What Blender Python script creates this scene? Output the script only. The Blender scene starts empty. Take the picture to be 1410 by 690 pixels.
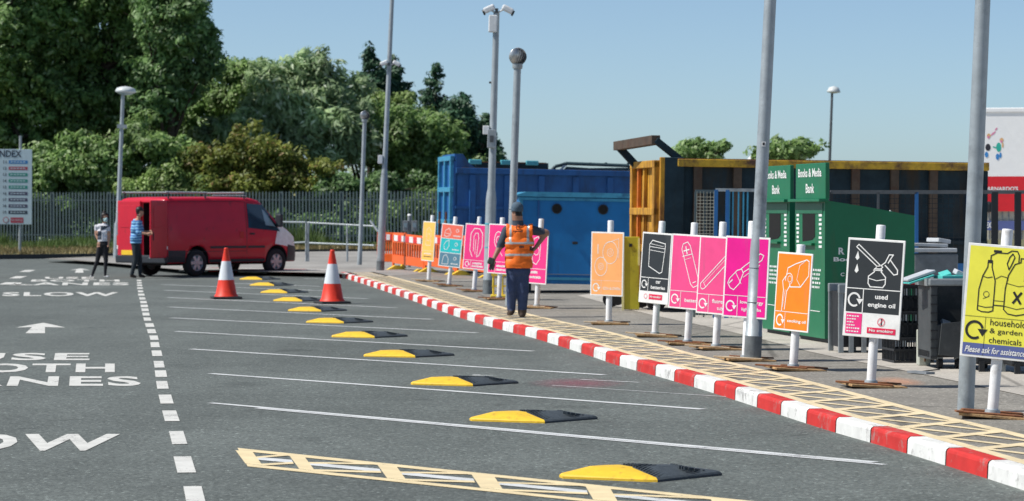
import bpy, bmesh, math, random
import numpy as np
from mathutils import Vector, Matrix, Euler
random.seed(7); RNG = np.random.default_rng(7)
R = math.radians; PI = math.pi
sc = bpy.context.scene
COL = sc.collection

# ------------------------------------------------------------------ camera
F = 3950.0; CX, CY = 705.0, 345.0; HOR = 290.0; H = 1.65
PITCH = math.atan((CY-HOR)/F)
cam = bpy.data.cameras.new('camera'); camo = bpy.data.objects.new('camera', cam); COL.objects.link(camo)
camo.location = (0, 0, H); camo.rotation_euler = (PI/2-PITCH, 0, 0)
cam.sensor_width = 36; cam.lens = 36*F/1410; cam.clip_end = 6000; cam.clip_start = 0.3
cam.dof.use_dof = True; cam.dof.focus_distance = 24; cam.dof.aperture_fstop = 5.6
sc.camera = camo
def ray(x, y):
    dx = (x-CX)/F; dy = (CY-y)/F
    return Vector((dx, math.cos(PITCH)+dy*math.sin(PITCH), -math.sin(PITCH)+dy*math.cos(PITCH)))
def G(x, y, z=0.0):
    d = ray(x, y); t = (z-H)/d.z
    return Vector((d.x*t, d.y*t, z))
def D(x, y, Y):
    d = ray(x, y); t = Y/d.y
    return Vector((d.x*t, Y, H+d.z*t))
ZP = 0.11     # pavement top

# ------------------------------------------------------------------ materials
MATS = {}
def lin(c):
    return tuple(((v/255)/12.92 if v/255 <= 0.04045 else ((v/255+0.055)/1.055)**2.4) for v in c)
def mat(name, col, rough=0.6, metal=0.0, var=0.12, scale=8.0, bump=0.0, bscale=40.0, spec=0.4, dirt=0.0, dirtcol=(0.08,0.06,0.045), dscale=3.0, coat=0.0, streak=False):
    if name in MATS: return MATS[name]
    m = bpy.data.materials.new(name); m.use_nodes = True
    nt = m.node_tree; N = nt.nodes; L = nt.links
    b = N['Principled BSDF']
    tc0 = N.new('ShaderNodeTexCoord'); oi = N.new('ShaderNodeObjectInfo'); ofs = N.new('ShaderNodeVectorMath'); ofs.operation = 'MULTIPLY_ADD'
    L.new(oi.outputs['Random'], ofs.inputs[0]); ofs.inputs[1].default_value = (37, 53, 71); L.new(tc0.outputs['Object'], ofs.inputs[2])
    class _T: outputs = {'Object': ofs.outputs[0]}
    tc = _T
    n1 = N.new('ShaderNodeTexNoise'); n1.inputs['Scale'].default_value = scale; n1.inputs['Detail'].default_value = 6; n1.inputs['Roughness'].default_value = .65
    L.new(tc.outputs['Object'], n1.inputs['Vector'])
    r = N.new('ShaderNodeMapRange'); r.inputs['From Min'].default_value = .3; r.inputs['From Max'].default_value = .7
    r.inputs['To Min'].default_value = 1-var; r.inputs['To Max'].default_value = 1+var
    L.new(n1.outputs['Fac'], r.inputs['Value'])
    mul = N.new('ShaderNodeVectorMath'); mul.operation = 'SCALE'; mul.inputs[0].default_value = col[:3]
    L.new(r.outputs[0], mul.inputs['Scale'])
    out = mul.outputs[0]
    if dirt > 0:
        n2 = N.new('ShaderNodeTexNoise'); n2.inputs['Scale'].default_value = dscale; n2.inputs['Detail'].default_value = 8; n2.inputs['Roughness'].default_value = .7
        if streak:
            mp = N.new('ShaderNodeMapping'); mp.inputs['Scale'].default_value = (1, 1, .18)
            L.new(tc.outputs['Object'], mp.inputs['Vector']); L.new(mp.outputs[0], n2.inputs['Vector'])
        else: L.new(tc.outputs['Object'], n2.inputs['Vector'])
        r2 = N.new('ShaderNodeMapRange'); r2.inputs['From Min'].default_value = .62-dirt*.3; r2.inputs['From Max'].default_value = .78-dirt*.2
        L.new(n2.outputs['Fac'], r2.inputs['Value'])
        mx = N.new('ShaderNodeMix'); mx.data_type = 'RGBA'
        L.new(r2.outputs[0], mx.inputs['Factor']); L.new(out, mx.inputs['A']); mx.inputs['B'].default_value = (*dirtcol, 1)
        out = mx.outputs['Result']
    L.new(out, b.inputs['Base Color'])
    b.inputs['Roughness'].default_value = rough; b.inputs['Metallic'].default_value = metal
    b.inputs['Specular IOR Level'].default_value = spec; b.inputs['Coat Weight'].default_value = coat
    b.inputs['Coat Roughness'].default_value = .08
    if bump > 0:
        n3 = N.new('ShaderNodeTexNoise'); n3.inputs['Scale'].default_value = bscale; n3.inputs['Detail'].default_value = 4
        L.new(tc.outputs['Object'], n3.inputs['Vector'])
        bp = N.new('ShaderNodeBump'); bp.inputs['Strength'].default_value = bump; bp.inputs['Distance'].default_value = .02
        L.new(n3.outputs['Fac'], bp.inputs['Height']); L.new(bp.outputs[0], b.inputs['Normal'])
    MATS[name] = m; return m

def asphalt(name, c0, speck=1.0, cracks=False):
    m = bpy.data.materials.new(name); m.use_nodes = True; nt = m.node_tree; N = nt.nodes; L = nt.links
    b = N['Principled BSDF']; tc = N.new('ShaderNodeTexCoord')
    def noise(s, d=5, r=.6):
        n = N.new('ShaderNodeTexNoise'); n.inputs['Scale'].default_value = s; n.inputs['Detail'].default_value = d; n.inputs['Roughness'].default_value = r
        L.new(tc.outputs['Object'], n.inputs['Vector']); return n
    def rng(o, a, bb, c, d):
        r = N.new('ShaderNodeMapRange'); r.inputs['From Min'].default_value = a; r.inputs['From Max'].default_value = bb
        r.inputs['To Min'].default_value = c; r.inputs['To Max'].default_value = d; L.new(o, r.inputs['Value']); return r.outputs[0]
    def mulf(a, b_):
        q = N.new('ShaderNodeMath'); q.operation = 'MULTIPLY'; L.new(a, q.inputs[0]); L.new(b_, q.inputs[1]); return q.outputs[0]
    big = rng(noise(.25, 5, .55).outputs['Fac'], .3, .7, .9, 1.1)
    mid = rng(noise(2.2, 6, .7).outputs['Fac'], .3, .7, .93, 1.08)
    fine = rng(noise(22, 4, .85).outputs['Fac'], .3, .7, 1-.26*speck, 1+.28*speck)
    vo = N.new('ShaderNodeTexVoronoi'); vo.inputs['Scale'].default_value = 55; L.new(tc.outputs['Object'], vo.inputs['Vector'])
    sp = N.new('ShaderNodeSeparateColor'); L.new(vo.outputs['Color'], sp.inputs[0])
    ag = rng(sp.outputs[0], .0, 1.0, 1-.3*speck, 1+.3*speck)
    lg = rng(sp.outputs[1], .955, .97, 1.0, 1+.9*speck)
    f = mulf(mulf(mulf(mulf(big, mid), fine), ag), lg)
    # long drawn wear / tyre polish and old stains
    mp = N.new('ShaderNodeMapping'); mp.inputs['Scale'].default_value = (1.3, .09, 1); mp.inputs['Rotation'].default_value = (0, 0, R(8))
    L.new(tc.outputs['Object'], mp.inputs[0]); n4 = N.new('ShaderNodeTexNoise'); n4.inputs['Scale'].default_value = 1; n4.inputs['Detail'].default_value = 5
    L.new(mp.outputs[0], n4.inputs['Vector']); f = mulf(f, rng(n4.outputs['Fac'], .35, .65, .93, 1.06))
    st = noise(.9, 4, .5); f = mulf(f, rng(st.outputs['Fac'], .62, .72, 1, .76)); st2 = noise(3.1, 3, .4); f = mulf(f, rng(st2.outputs['Fac'], .70, .74, 1, .72)); st3 = noise(.33, 6, .6); f = mulf(f, rng(st3.outputs['Fac'], .35, .65, .90, 1.10))
    if cracks:
        v2 = N.new('ShaderNodeTexVoronoi'); v2.feature = 'DISTANCE_TO_EDGE'; v2.inputs['Scale'].default_value = .35
        L.new(tc.outputs['Object'], v2.inputs['Vector']); f = mulf(f, rng(v2.outputs['Distance'], .004, .012, .6, 1))
    mul = N.new('ShaderNodeVectorMath'); mul.operation = 'SCALE'; mul.inputs[0].default_value = c0; L.new(f, mul.inputs['Scale'])
    L.new(mul.outputs[0], b.inputs['Base Color']); b.inputs['Roughness'].default_value = .85; b.inputs['Specular IOR Level'].default_value = .25
    bp = N.new('ShaderNodeBump'); bp.inputs['Strength'].default_value = .35; bp.inputs['Distance'].default_value = .008
    L.new(ag, bp.inputs['Height']); L.new(bp.outputs[0], b.inputs['Normal'])
    MATS[name] = m; return m

def paint(name, col, wear=.45, under=(.09, .092, .092), scale=22):
    """road paint with worn-through specks"""
    m = bpy.data.materials.new(name); m.use_nodes = True; nt = m.node_tree; N = nt.nodes; L = nt.links
    b = N['Principled BSDF']; tc = N.new('ShaderNodeTexCoord')
    n = N.new('ShaderNodeTexNoise'); n.inputs['Scale'].default_value = scale; n.inputs['Detail'].default_value = 9; n.inputs['Roughness'].default_value = .8
    L.new(tc.outputs['Object'], n.inputs['Vector'])
    n2 = N.new('ShaderNodeTexNoise'); n2.inputs['Scale'].default_value = 1.7; n2.inputs['Detail'].default_value = 4; L.new(tc.outputs['Object'], n2.inputs['Vector'])
    ad = N.new('ShaderNodeMath'); ad.operation = 'MULTIPLY_ADD'; ad.inputs[1].default_value = .45; L.new(n2.outputs['Fac'], ad.inputs[0]); L.new(n.outputs['Fac'], ad.inputs[2])
    r = N.new('ShaderNodeMapRange'); r.inputs['From Min'].default_value = .98-wear*.35; r.inputs['From Max'].default_value = 1.08-wear*.3; L.new(ad.outputs[0], r.inputs['Value'])
    n5 = N.new('ShaderNodeTexNoise'); n5.inputs['Scale'].default_value = 5; n5.inputs['Detail'].default_value = 5; L.new(tc.outputs['Object'], n5.inputs['Vector'])
    r5 = N.new('ShaderNodeMapRange'); r5.inputs['From Min'].default_value = .3; r5.inputs['From Max'].default_value = .7; r5.inputs['To Min'].default_value = .82; r5.inputs['To Max'].default_value = 1.05; L.new(n5.outputs['Fac'], r5.inputs['Value'])
    s = N.new('ShaderNodeVectorMath'); s.operation = 'SCALE'; s.inputs[0].default_value = col; L.new(r5.outputs[0], s.inputs['Scale'])
    mx = N.new('ShaderNodeMix'); mx.data_type = 'RGBA'; L.new(r.outputs[0], mx.inputs['Factor']); L.new(s.outputs[0], mx.inputs['A']); mx.inputs['B'].default_value = (*under, 1)
    L.new(mx.outputs['Result'], b.inputs['Base Color']); b.inputs['Roughness'].default_value = .7; b.inputs['Specular IOR Level'].default_value = .3
    MATS[name] = m; return m

def leafmat(name, c1, c2, c3=None, transl=.42):
    m = bpy.data.materials.new(name); m.use_nodes = True; nt = m.node_tree; N = nt.nodes; L = nt.links
    N.remove(N['Principled BSDF']); out = N['Material Output']
    g = N.new('ShaderNodeNewGeometry'); cr = N.new('ShaderNodeValToRGB'); L.new(g.outputs['Random Per Island'], cr.inputs[0])
    cr.color_ramp.elements[0].color = (*c1, 1); cr.color_ramp.elements[1].color = (*c2, 1)
    if c3: e = cr.color_ramp.elements.new(.88); e.color = (*c2, 1); cr.color_ramp.elements[-1].color = (*c3, 1)
    tc = N.new('ShaderNodeTexCoord'); n = N.new('ShaderNodeTexNoise'); n.inputs['Scale'].default_value = .55; n.inputs['Detail'].default_value = 3
    L.new(tc.outputs['Object'], n.inputs['Vector'])
    r = N.new('ShaderNodeMapRange'); r.inputs['From Min'].default_value = .35; r.inputs['From Max'].default_value = .65; r.inputs['To Min'].default_value = .75; r.inputs['To Max'].default_value = 1.45; L.new(n.outputs['Fac'], r.inputs['Value'])
    s = N.new('ShaderNodeVectorMath'); s.operation = 'SCALE'; L.new(cr.outputs[0], s.inputs[0]); L.new(r.outputs[0], s.inputs['Scale'])
    d = N.new('ShaderNodeBsdfPrincipled'); d.inputs['Roughness'].default_value = .5; d.inputs['Specular IOR Level'].default_value = .35; L.new(s.outputs[0], d.inputs['Base Color'])
    t = N.new('ShaderNodeBsdfTranslucent'); L.new(s.outputs[0], t.inputs['Color'])
    mx = N.new('ShaderNodeMixShader'); mx.inputs[0].default_value = transl; L.new(d.outputs[0], mx.inputs[1]); L.new(t.outputs[0], mx.inputs[2]); L.new(mx.outputs[0], out.inputs[0])
    MATS[name] = m; return m

asphalt('asphalt_road', (.116, .131, .123), 1.1)
asphalt('asphalt_path', (.235, .222, .195), .8, cracks=True)
asphalt('concrete_yard', (.46, .43, .38), .35, cracks=True)
asphalt('path_far', (.30, .29, .27), .4)
paint('paint_white', (.66, .66, .62), .52)
paint('paint_thin', (.66, .68, .68), .55)
paint('paint_cream', (.80, .66, .40), .40)
paint('paint_cream2', (.80, .66, .42), .5, under=(.19,.183,.172))
paint('kerb_red', (.60, .035, .03), .60, under=(.34, .22, .20), scale=9)
paint('kerb_white', (.78, .78, .75), .58, under=(.33, .32, .31), scale=9)
M = MATS
mat('kerb_stone', (.26, .25, .23), .85, bump=.3)
mat('kerb_dark', (.05, .05, .05), .85, bump=.3)
mat('galv', (.36, .40, .42), .5, .35, var=.13, scale=6, bump=.05, bscale=30, dirt=.25, dirtcol=(.20,.22,.23), dscale=2.5)
mat('galv_mid', (.17, .19, .20), .6, .2, var=.25, dirt=.4, dirtcol=(.09,.10,.11), dscale=6)
mat('galv_dark', (.10, .11, .12), .6, .2, var=.2)
mat('post_white', (.78, .79, .80), .45, dirt=.12, dirtcol=(.45,.43,.40), dscale=5)
mat('sign_white', (.80, .80, .78), .4, dirt=.12, dirtcol=(.5,.48,.44), dscale=8)
mat('board_edge', (.62, .62, .60), .5)
mat('plywood', (.42, .26, .12), .8, var=.3, scale=14, bump=.4, dirt=.45, dirtcol=(.10,.055,.03), dscale=9)
mat('rust', (.22, .09, .04), .85, var=.4, scale=12, bump=.4)
mat('wood_pale', (.55, .44, .30), .8, var=.2, scale=10, dirt=.3, dirtcol=(.2,.12,.07), dscale=8)
mat('black_rubber', (.03, .033, .036), .75, var=.25, scale=30, bump=.4, bscale=120)
mat('bump_black', (.055, .068, .078), .6, var=.25, scale=30, bump=.3, bscale=120)
mat('bump_yellow', (.82, .52, .035), .55, var=.08, scale=18, dirt=.22, dirtcol=(.45,.28,.05), dscale=14)
mat('cone_red', (.80, .045, .02), .5, var=.1, dirt=.12, dirtcol=(.4,.05,.03), dscale=12)
mat('cone_white', (.72, .75, .78), .35, var=.06)
mat('van_red', (.56, .007, .030), .35, var=.06, scale=3, coat=.15, dirt=.1, dirtcol=(.16,.01,.015), dscale=4)
mat('van_white', (.75, .78, .80), .35, coat=.3)
mat('van_dark', (.025, .03, .038), .5)
mat('van_inner', (.012, .012, .014), .9)
mat('glass_dark', (.02, .035, .05), .06, spec=.9)
mat('glass_pale', (.25, .36, .42), .08, spec=.9)
mat('tyre', (.018, .018, .02), .8)
mat('rim', (.45, .47, .49), .4, .5)
mat('lamp_red', (.5, .02, .02), .25); mat('lamp_clear', (.7, .7, .7), .2); mat('plate_yellow', (.85, .55, .03), .4)
mat('chrome', (.6, .62, .64), .25, .9)
mat('cowl', (.55, .57, .58), .35, .6, var=.2)
mat('cam_white', (.75, .77, .78), .4)
mat('blue_cont', (.018, .11, .32), .5, var=.2, scale=2.5, dirt=.32, dirtcol=(.02,.055,.13), dscale=2, streak=True, bump=.1, bscale=3)
mat('blue_skip', (.008, .17, .45), .42, var=.14, scale=2, dirt=.2, dirtcol=(.015,.07,.18), dscale=2.5, streak=True)
mat('blue_trim', (.05, .28, .45), .5, dirt=.3, dirtcol=(.02,.10,.2))
mat('teal_paint', (.10, .42, .50), .5)
mat('yellow_cont', (.58, .30, .025), .7, var=.3, scale=5, dirt=.62, dirtcol=(.17,.065,.02), dscale=7, streak=True, bump=.2, bscale=8)
mat('yellow_rail', (.58, .36, .03), .65, var=.3, scale=5, dirt=.62, dirtcol=(.10,.05,.03), dscale=4)
mat('orange_rust', (.55, .15, .02), .7, var=.3)
mat('cont_dark', (.018, .036, .048), .75, var=.35, scale=3, spec=.2, dirt=.3, dirtcol=(.045,.035,.025), dscale=2.5, streak=True)
mat('cont_rib', (.085, .060, .042), .7, var=.35, scale=5, dirt=.4, dirtcol=(.08,.035,.02))
mat('yellow_sheet', (.52, .46, .03), .5, var=.12, scale=4, dirt=.25, dirtcol=(.2,.17,.03))
mat('yellow_edge', (.85, .78, .35), .5)
mat('bank_green', (.008, .155, .068), .42, var=.10, scale=3, dirt=.2, dirtcol=(.03,.13,.06), dscale=3, streak=True)
mat('bank_green_dark', (.015, .13, .065), .42, var=.12, scale=3)
mat('letter_white', (.80, .82, .80), .5)
mat('black_hole', (.006, .006, .006), .9)
mat('barrier_orange', (.85, .13, .015), .45, var=.1)
mat('barrier_red', (.75, .03, .03), .4); mat('barrier_white', (.82, .82, .82), .4)
mat('foot_yellow', (.75, .55, .05), .6)
mat('bin_grey', (.06, .067, .07), .6, var=.2, scale=5, dirt=.3, dirtcol=(.12,.12,.12))
mat('bin_black', (.02, .022, .025), .55, var=.25)
mat('bin_galv', (.28, .31, .32), .5, .3, var=.15, dirt=.25, dirtcol=(.18,.18,.17))
mat('box_pale', (.42, .44, .38), .7, var=.15, dirt=.3, dirtcol=(.2,.2,.16))
mat('plastic_red', (.6, .03, .05), .4); mat('plastic_teal', (.10, .55, .50), .4)
mat('scrap_white', (.50, .53, .56), .5); mat('scrap_grey', (.20, .22, .24), .6, var=.2)
mat('fence_steel', (.085, .12, .13), .55, .25, var=.15)
mat('fence_blue', (.02, .13, .36), .5, var=.1)
mat('fence_black', (.015, .02, .025), .6)
mat('truck_white', (.88, .89, .88), .35, var=.03)
mat('truck_red', (.68, .02, .03), .4, var=.06)
mat('truck_beige', (.50, .48, .38), .7, var=.2, scale=6)
mat('skin', (.50, .27, .18), .55, var=.05); mat('skin_dark', (.34, .18, .12), .55, var=.05)
mat('hair', (.012, .010, .010), .5)
mat('vest_orange', (1.0, .19, .015), .6, var=.08, scale=6, bump=.3, bscale=12)
mat('reflective', (.55, .56, .55), .35, .2)
mat('navy_cloth', (.040, .062, .135), .8, var=.2, scale=9, bump=.5, bscale=14)
mat('grey_navy', (.05, .065, .09), .8, var=.15, bump=.4, bscale=14)
mat('black_cloth', (.014, .014, .018), .8, bump=.3, bscale=14)
mat('dark_jean', (.02, .028, .035), .8, bump=.3, bscale=14)
mat('boots', (.06, .04, .03), .7); mat('shoe_white', (.7, .7, .7), .5)
mat('cap_blue', (.07, .11, .15), .85, var=.25, bump=.4, bscale=25); mat('glove', (.06, .07, .06), .8)
mat('top_white', (.66, .66, .70), .8, bump=.3, bscale=14); mat('mask', (.45, .65, .66), .7)
mat('bark', (.07, .05, .035), .9, bump=.6, bscale=12)
mat('tent', (.8, .8, .8), .7)
mat('tarp_dark', (.03, .06, .07), .5, var=.3)
mat('lamp_head', (.62, .66, .66), .35)
for nm, c in dict(s_yellow=(.80,.76,.075), s_dark=(.028,.032,.035), s_pink=(.82,.035,.22), s_pink2=(.80,.07,.24), s_magenta=(.78,.004,.26), s_orange=(.90,.22,.006), s_peach=(.90,.40,.14),
                  s_amber=(.90,.50,.10), s_coral=(.85,.16,.10), s_teal=(.02,.50,.52), s_navy=(.10,.22,.30), s_strip=(.10,.13,.32), s_black=(.02,.02,.02), s_red=(.70,.02,.08),
                  i_board=(.50,.62,.68), i_blue=(.03,.20,.50), i_red=(.42,.06,.09), i_green=(.04,.28,.22), i_dark=(.07,.06,.12), i_ink=(.02,.03,.06),
                  k_yel=(.75,.45,.2), k_grn=(.03,.45,.35), k_blk=(.03,.03,.04), k_blu=(.05,.25,.6), k_pnk=(.75,.25,.4), b_yel=(.75,.6,.05), b_pnk=(.6,.1,.3)).items():
    mat(nm, c, .42, var=.07, scale=5, dirt=.10, dirtcol=tuple(v*.6+.06 for v in c), dscale=7, streak=True)
# blue checked shirt
def shirt():
    m = mat('shirt_blue', (.06, .30, .62), .8, bump=.3, bscale=14); nt = m.node_tree; N = nt.nodes; L = nt.links
    b = N['Principled BSDF']; tc = N.new('ShaderNodeTexCoord'); w = N.new('ShaderNodeTexWave'); w.inputs['Scale'].default_value = 4.5; w.bands_direction = 'Z'; w.inputs['Distortion'].default_value = 3
    L.new(tc.outputs['Object'], w.inputs['Vector']); cr = N.new('ShaderNodeValToRGB'); cr.color_ramp.elements[0].color = (.02, .12, .38, 1); cr.color_ramp.elements[1].color = (.25, .52, .75, 1)
    L.new(w.outputs['Color'], cr.inputs[0]); L.new(cr.outputs[0], b.inputs['Base Color'])
shirt()
def grassmat():
    m = bpy.data.materials.new('dry_grass_ground'); m.use_nodes = True; nt = m.node_tree; N = nt.nodes; L = nt.links
    b = N['Principled BSDF']; tc = N.new('ShaderNodeTexCoord'); n = N.new('ShaderNodeTexNoise'); n.inputs['Scale'].default_value = .6; n.inputs['Detail'].default_value = 10; n.inputs['Roughness'].default_value = .75
    L.new(tc.outputs['Object'], n.inputs['Vector']); cr = N.new('ShaderNodeValToRGB'); cr.color_ramp.elements[0].position = .38; cr.color_ramp.elements[1].position = .6
    cr.color_ramp.elements[0].color = (.06, .09, .03, 1); cr.color_ramp.elements[1].color = (.20, .17, .08, 1); L.new(n.outputs['Fac'], cr.inputs[0]); L.new(cr.outputs[0], b.inputs['Base Color']); b.inputs['Roughness'].default_value = .95
    MATS['dry_grass_ground'] = m
grassmat()

# ------------------------------------------------------------------ mesh building
class MB:
    def __init__(s): s.v = []; s.f = []; s.m = []; s.mats = []; s.sm = []
    def mi(s, name):
        if name not in s.mats: s.mats.append(name)
        return s.mats.index(name)
    def add(s, vs, fs, mt, smooth=False, T=None):
        o = len(s.v); k = s.mi(mt)
        for v in vs:
            v = Vector(v)
            if T is not None: v = T @ v
            s.v.append(v)
        for f in fs: s.f.append([i+o for i in f]); s.m.append(k); s.sm.append(smooth)
        return s
    def box(s, c, d, mt, rz=0, T=None, rot=None, bev=0.0):
        hx, hy, hz = d[0]/2, d[1]/2, d[2]/2
        M4 = Matrix.Translation(c) @ (rot.to_matrix().to_4x4() if rot is not None else Matrix.Rotation(rz, 4, 'Z'))
        if T is not None: M4 = T @ M4
        if bev <= 0:
            vs = [(x, y, z) for x in (-hx, hx) for y in (-hy, hy) for z in (-hz, hz)]
            fs = [(0,1,3,2),(4,6,7,5),(0,4,5,1),(2,3,7,6),(0,2,6,4),(1,5,7,3)]
            return s.add(vs, fs, mt, False, M4)
        bm = bmesh.new(); bmesh.ops.create_cube(bm, size=1)
        for v in bm.verts: v.co = Vector((v.co.x*d[0], v.co.y*d[1], v.co.z*d[2]))
        bmesh.ops.bevel(bm, geom=bm.edges[:], offset=min(bev, min(d)*.45), segments=2, affect='EDGES', profile=.5)
        s.frombm(bm, mt, M4); bm.free(); return s
    def frombm(s, bm, mt, T=None, smooth=False):
        bm.verts.index_update(); return s.add([v.co.copy() for v in bm.verts], [[v.index for v in f.verts] for f in bm.faces], mt, smooth, T)
    def cyl(s, p0, p1, r0, r1, mt, n=14, cap=True, smooth=True, T=None):
        p0 = Vector(p0); p1 = Vector(p1); d = (p1-p0).normalized(); a = d.orthogonal().normalized(); b = d.cross(a)
        vs = []; 
        for p, r in ((p0, r0), (p1, r1)):
            for i in range(n):
                t = 2*PI*i/n; vs.append(p+a*math.cos(t)*r+b*math.sin(t)*r)
        s.add(vs, [(i, (i+1) % n, n+(i+1) % n, n+i) for i in range(n)], mt, smooth, T)
        if cap: s.add(vs[:n], [list(range(n))[::-1]], mt, False, T); s.add(vs[n:], [list(range(n))], mt, False, T)
        return s
    def tube(s, pts, r, mt, n=8, T=None):
        for a, b in zip(pts[:-1], pts[1:]): s.cyl(a, b, r, r, mt, n, True, True, T)
        return s
    def lathe(s, prof, mt, c=(0,0,0), n=24, T=None, cap=True):
        vs = []; fs = []; c = Vector(c)
        for r, z in prof:
            for i in range(n): t = 2*PI*i/n; vs.append(c+Vector((r*math.cos(t), r*math.sin(t), z)))
        for k in range(len(prof)-1):
            for i in range(n): j = (i+1) % n; fs.append((k*n+i, k*n+j, (k+1)*n+j, (k+1)*n+i))
        s.add(vs, fs, mt, True, T)
        if cap: s.add(vs[:n], [list(range(n))[::-1]], mt, False, T); s.add(vs[-n:], [list(range(n))], mt, False, T)
        return s
    def prism(s, poly, axis, a0, a1, mt, T=None):
        """poly: 2D points; extruded along axis between a0,a1. axis 'y': (x,z) poly"""
        n = len(poly)
        def P(p, a): return {'y': (p[0], a, p[1]), 'x': (a, p[0], p[1]), 'z': (p[0], p[1], a)}[axis]
        vs = [P(p, a0) for p in poly]+[P(p, a1) for p in poly]
        fs = [list(range(n)), list(range(n, 2*n))[::-1]]+[(i, n+i, n+(i+1) % n, (i+1) % n) for i in range(n)]
        return s.add(vs, fs, mt, False, T)
    def build(s, name, parent=None, loc=None, fixn=True):
        me = bpy.data.meshes.new(name); me.from_pydata([tuple(v) for v in s.v], [], s.f)
        for m in s.mats: me.materials.append(M[m])
        me.polygons.foreach_set('material_index', s.m); me.polygons.foreach_set('use_smooth', s.sm)
        if fixn:
            bm = bmesh.new(); bm.from_mesh(me); bmesh.ops.recalc_face_normals(bm, faces=bm.faces); bm.to_mesh(me); bm.free()
        me.update()
        o = bpy.data.objects.new(name, me); COL.objects.link(o)
        if parent: o.parent = parent
        if loc is not None: o.location = loc
        return o
def empty(name, loc, rz=0, lean=0, leany=0):
    o = bpy.data.objects.new(name, None); o.empty_display_size = .3; COL.objects.link(o); o.location = loc
    # lean about the world depth axis first, turned by rz about the thing's own upright
    o.rotation_euler = (Matrix.Rotation(lean, 4, 'Y') @ Matrix.Rotation(leany, 4, 'X') @ Matrix.Rotation(rz, 4, 'Z')).to_euler()
    return o
def tag(o, label=None, cat=None, group=None, kind=None):
    if label: o['label'] = label
    if cat: o['category'] = cat
    if group: o['group'] = group
    if kind: o['kind'] = kind
    return o
def copy_thing(root, loc, rot=None, label=None):
    def cp(o, parent):
        c = o.copy(); COL.objects.link(c)
        if parent: c.parent = parent
        for ch in [q for q in bpy.data.objects if q.parent == o and q.name in names]: cp(ch, c)
        return c
    names = set(q.name for q in bpy.data.objects)
    c = cp(root, None); c.location = loc
    if rot is not None: c.rotation_euler = rot
    if label: c['label'] = label
    return c
_fc = {}
def textmesh(txt, bold=0.0, shear=0.0, spacing=1.0):
    k = (txt, bold, shear, spacing)
    if k in _fc: return _fc[k]
    cu = bpy.data.curves.new('t', 'FONT'); cu.body = txt; cu.offset = bold; cu.shear = shear; cu.space_character = spacing; cu.resolution_u = 3; cu.fill_mode = 'FRONT'
    ob = bpy.data.objects.new('t', cu); COL.objects.link(ob)
    dg = bpy.context.evaluated_depsgraph_get(); me = bpy.data.meshes.new_from_object(ob.evaluated_get(dg))
    vs = [v.co.copy() for v in me.vertices]; fs = [list(p.vertices) for p in me.polygons]
    bpy.data.objects.remove(ob); bpy.data.curves.remove(cu); bpy.data.meshes.remove(me)
    x0 = min(v.x for v in vs); x1 = max(v.x for v in vs); y0 = min(v.y for v in vs); y1 = max(v.y for v in vs)
    vs = [((v.x-x0)/(x1-x0), (v.y-y0)/(y1-y0)) for v in vs]
    _fc[k] = (vs, fs, (x1-x0)/(y1-y0)); return _fc[k]

# ------------------------------------------------------------------ world, sun
w = bpy.data.worlds.new('World'); sc.world = w; w.use_nodes = True
nt = w.node_tree; bg = nt.nodes['Background']; sky = nt.nodes.new('ShaderNodeTexSky'); sky.sky_type = 'NISHITA'; sky.sun_disc = False
SUN = Vector((-.80, -.13, 1.0)).normalized()
sky.sun_elevation = math.asin(SUN.z); sky.sun_rotation = math.atan2(SUN.x, SUN.y)
sky.air_density = .5; sky.dust_density = .65; sky.ozone_density = 1.0; sky.altitude = 0
tint = nt.nodes.new('ShaderNodeMix'); tint.data_type = 'RGBA'; tint.blend_type = 'MULTIPLY'; tint.inputs['Factor'].default_value = 1
tint.inputs['B'].default_value = (1.05, 1.13, 1.10, 1)
nt.links.new(sky.outputs[0], tint.inputs['A']); nt.links.new(tint.outputs['Result'], bg.inputs[0]); bg.inputs[1].default_value = .10
ld = bpy.data.lights.new('sun', 'SUN'); ld.energy = 4.2; ld.angle = R(.53); ld.color = (1, .955, .89)
lo = bpy.data.objects.new('sun', ld); COL.objects.link(lo); lo.rotation_euler = SUN.to_track_quat('Z', 'Y').to_euler()
sc.view_settings.view_transform = 'Standard'; sc.view_settings.look = 'None'; sc.view_settings.exposure = 0.25; sc.view_settings.gamma = 1

# ------------------------------------------------------------------ ground
def sheet(name, pts, m, z=None, label=None):
    b = MB(); b.add([(p[0], p[1], (p[2] if z is None else z)) for p in pts], [list(range(len(pts)))], m)
    o = b.build(name); o['kind'] = 'structure'
    # make normals face up
    if o.data.polygons[0].normal.z < 0:
        for p in o.data.polygons: p.flip()
    return o
sheet('ground', [(-2000,-200),(2000,-200),(2000,4000),(-2000,4000)], 'dry_grass_ground', -.03)
sheet('road', [(-90,-20),(60,-20),(60,98),(10,112),(-4.6,109.6),(-7,108.6),(-12.5,101.5),(-18,97.8),(-90,92)], 'asphalt_road', 0)

def cr_spline(P, n=12):
    out = []; P = [2*P[0]-P[1]]+P+[2*P[-1]-P[-2]]
    for i in range(1, len(P)-2):
        for k in range(n):
            t = k/n; a, b, c, d = P[i-1], P[i], P[i+1], P[i+2]
            out.append(.5*((2*b)+(c-a)*t+(2*a-5*b+4*c-d)*t*t+(3*b-a-3*c+d)*t**3))
    out.append(P[-2]); return out
kp = [(466,380.5),(500,391),(562,412),(632,437),(690,454),(738,466.5),(806,488),(850,503),(911,520),(989,543.5),(1130,589.5),(1219,615.5),(1324,648),(1500,705)]
KP = [G(*p) for p in kp][::-1]; KP = [Vector((4.05, 8, 0)), Vector((4.6, 2, 0))][::-1]+KP
KP = [Vector((p.x, p.y, 0)) for p in KP]
curve = cr_spline(KP, 10)
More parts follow.
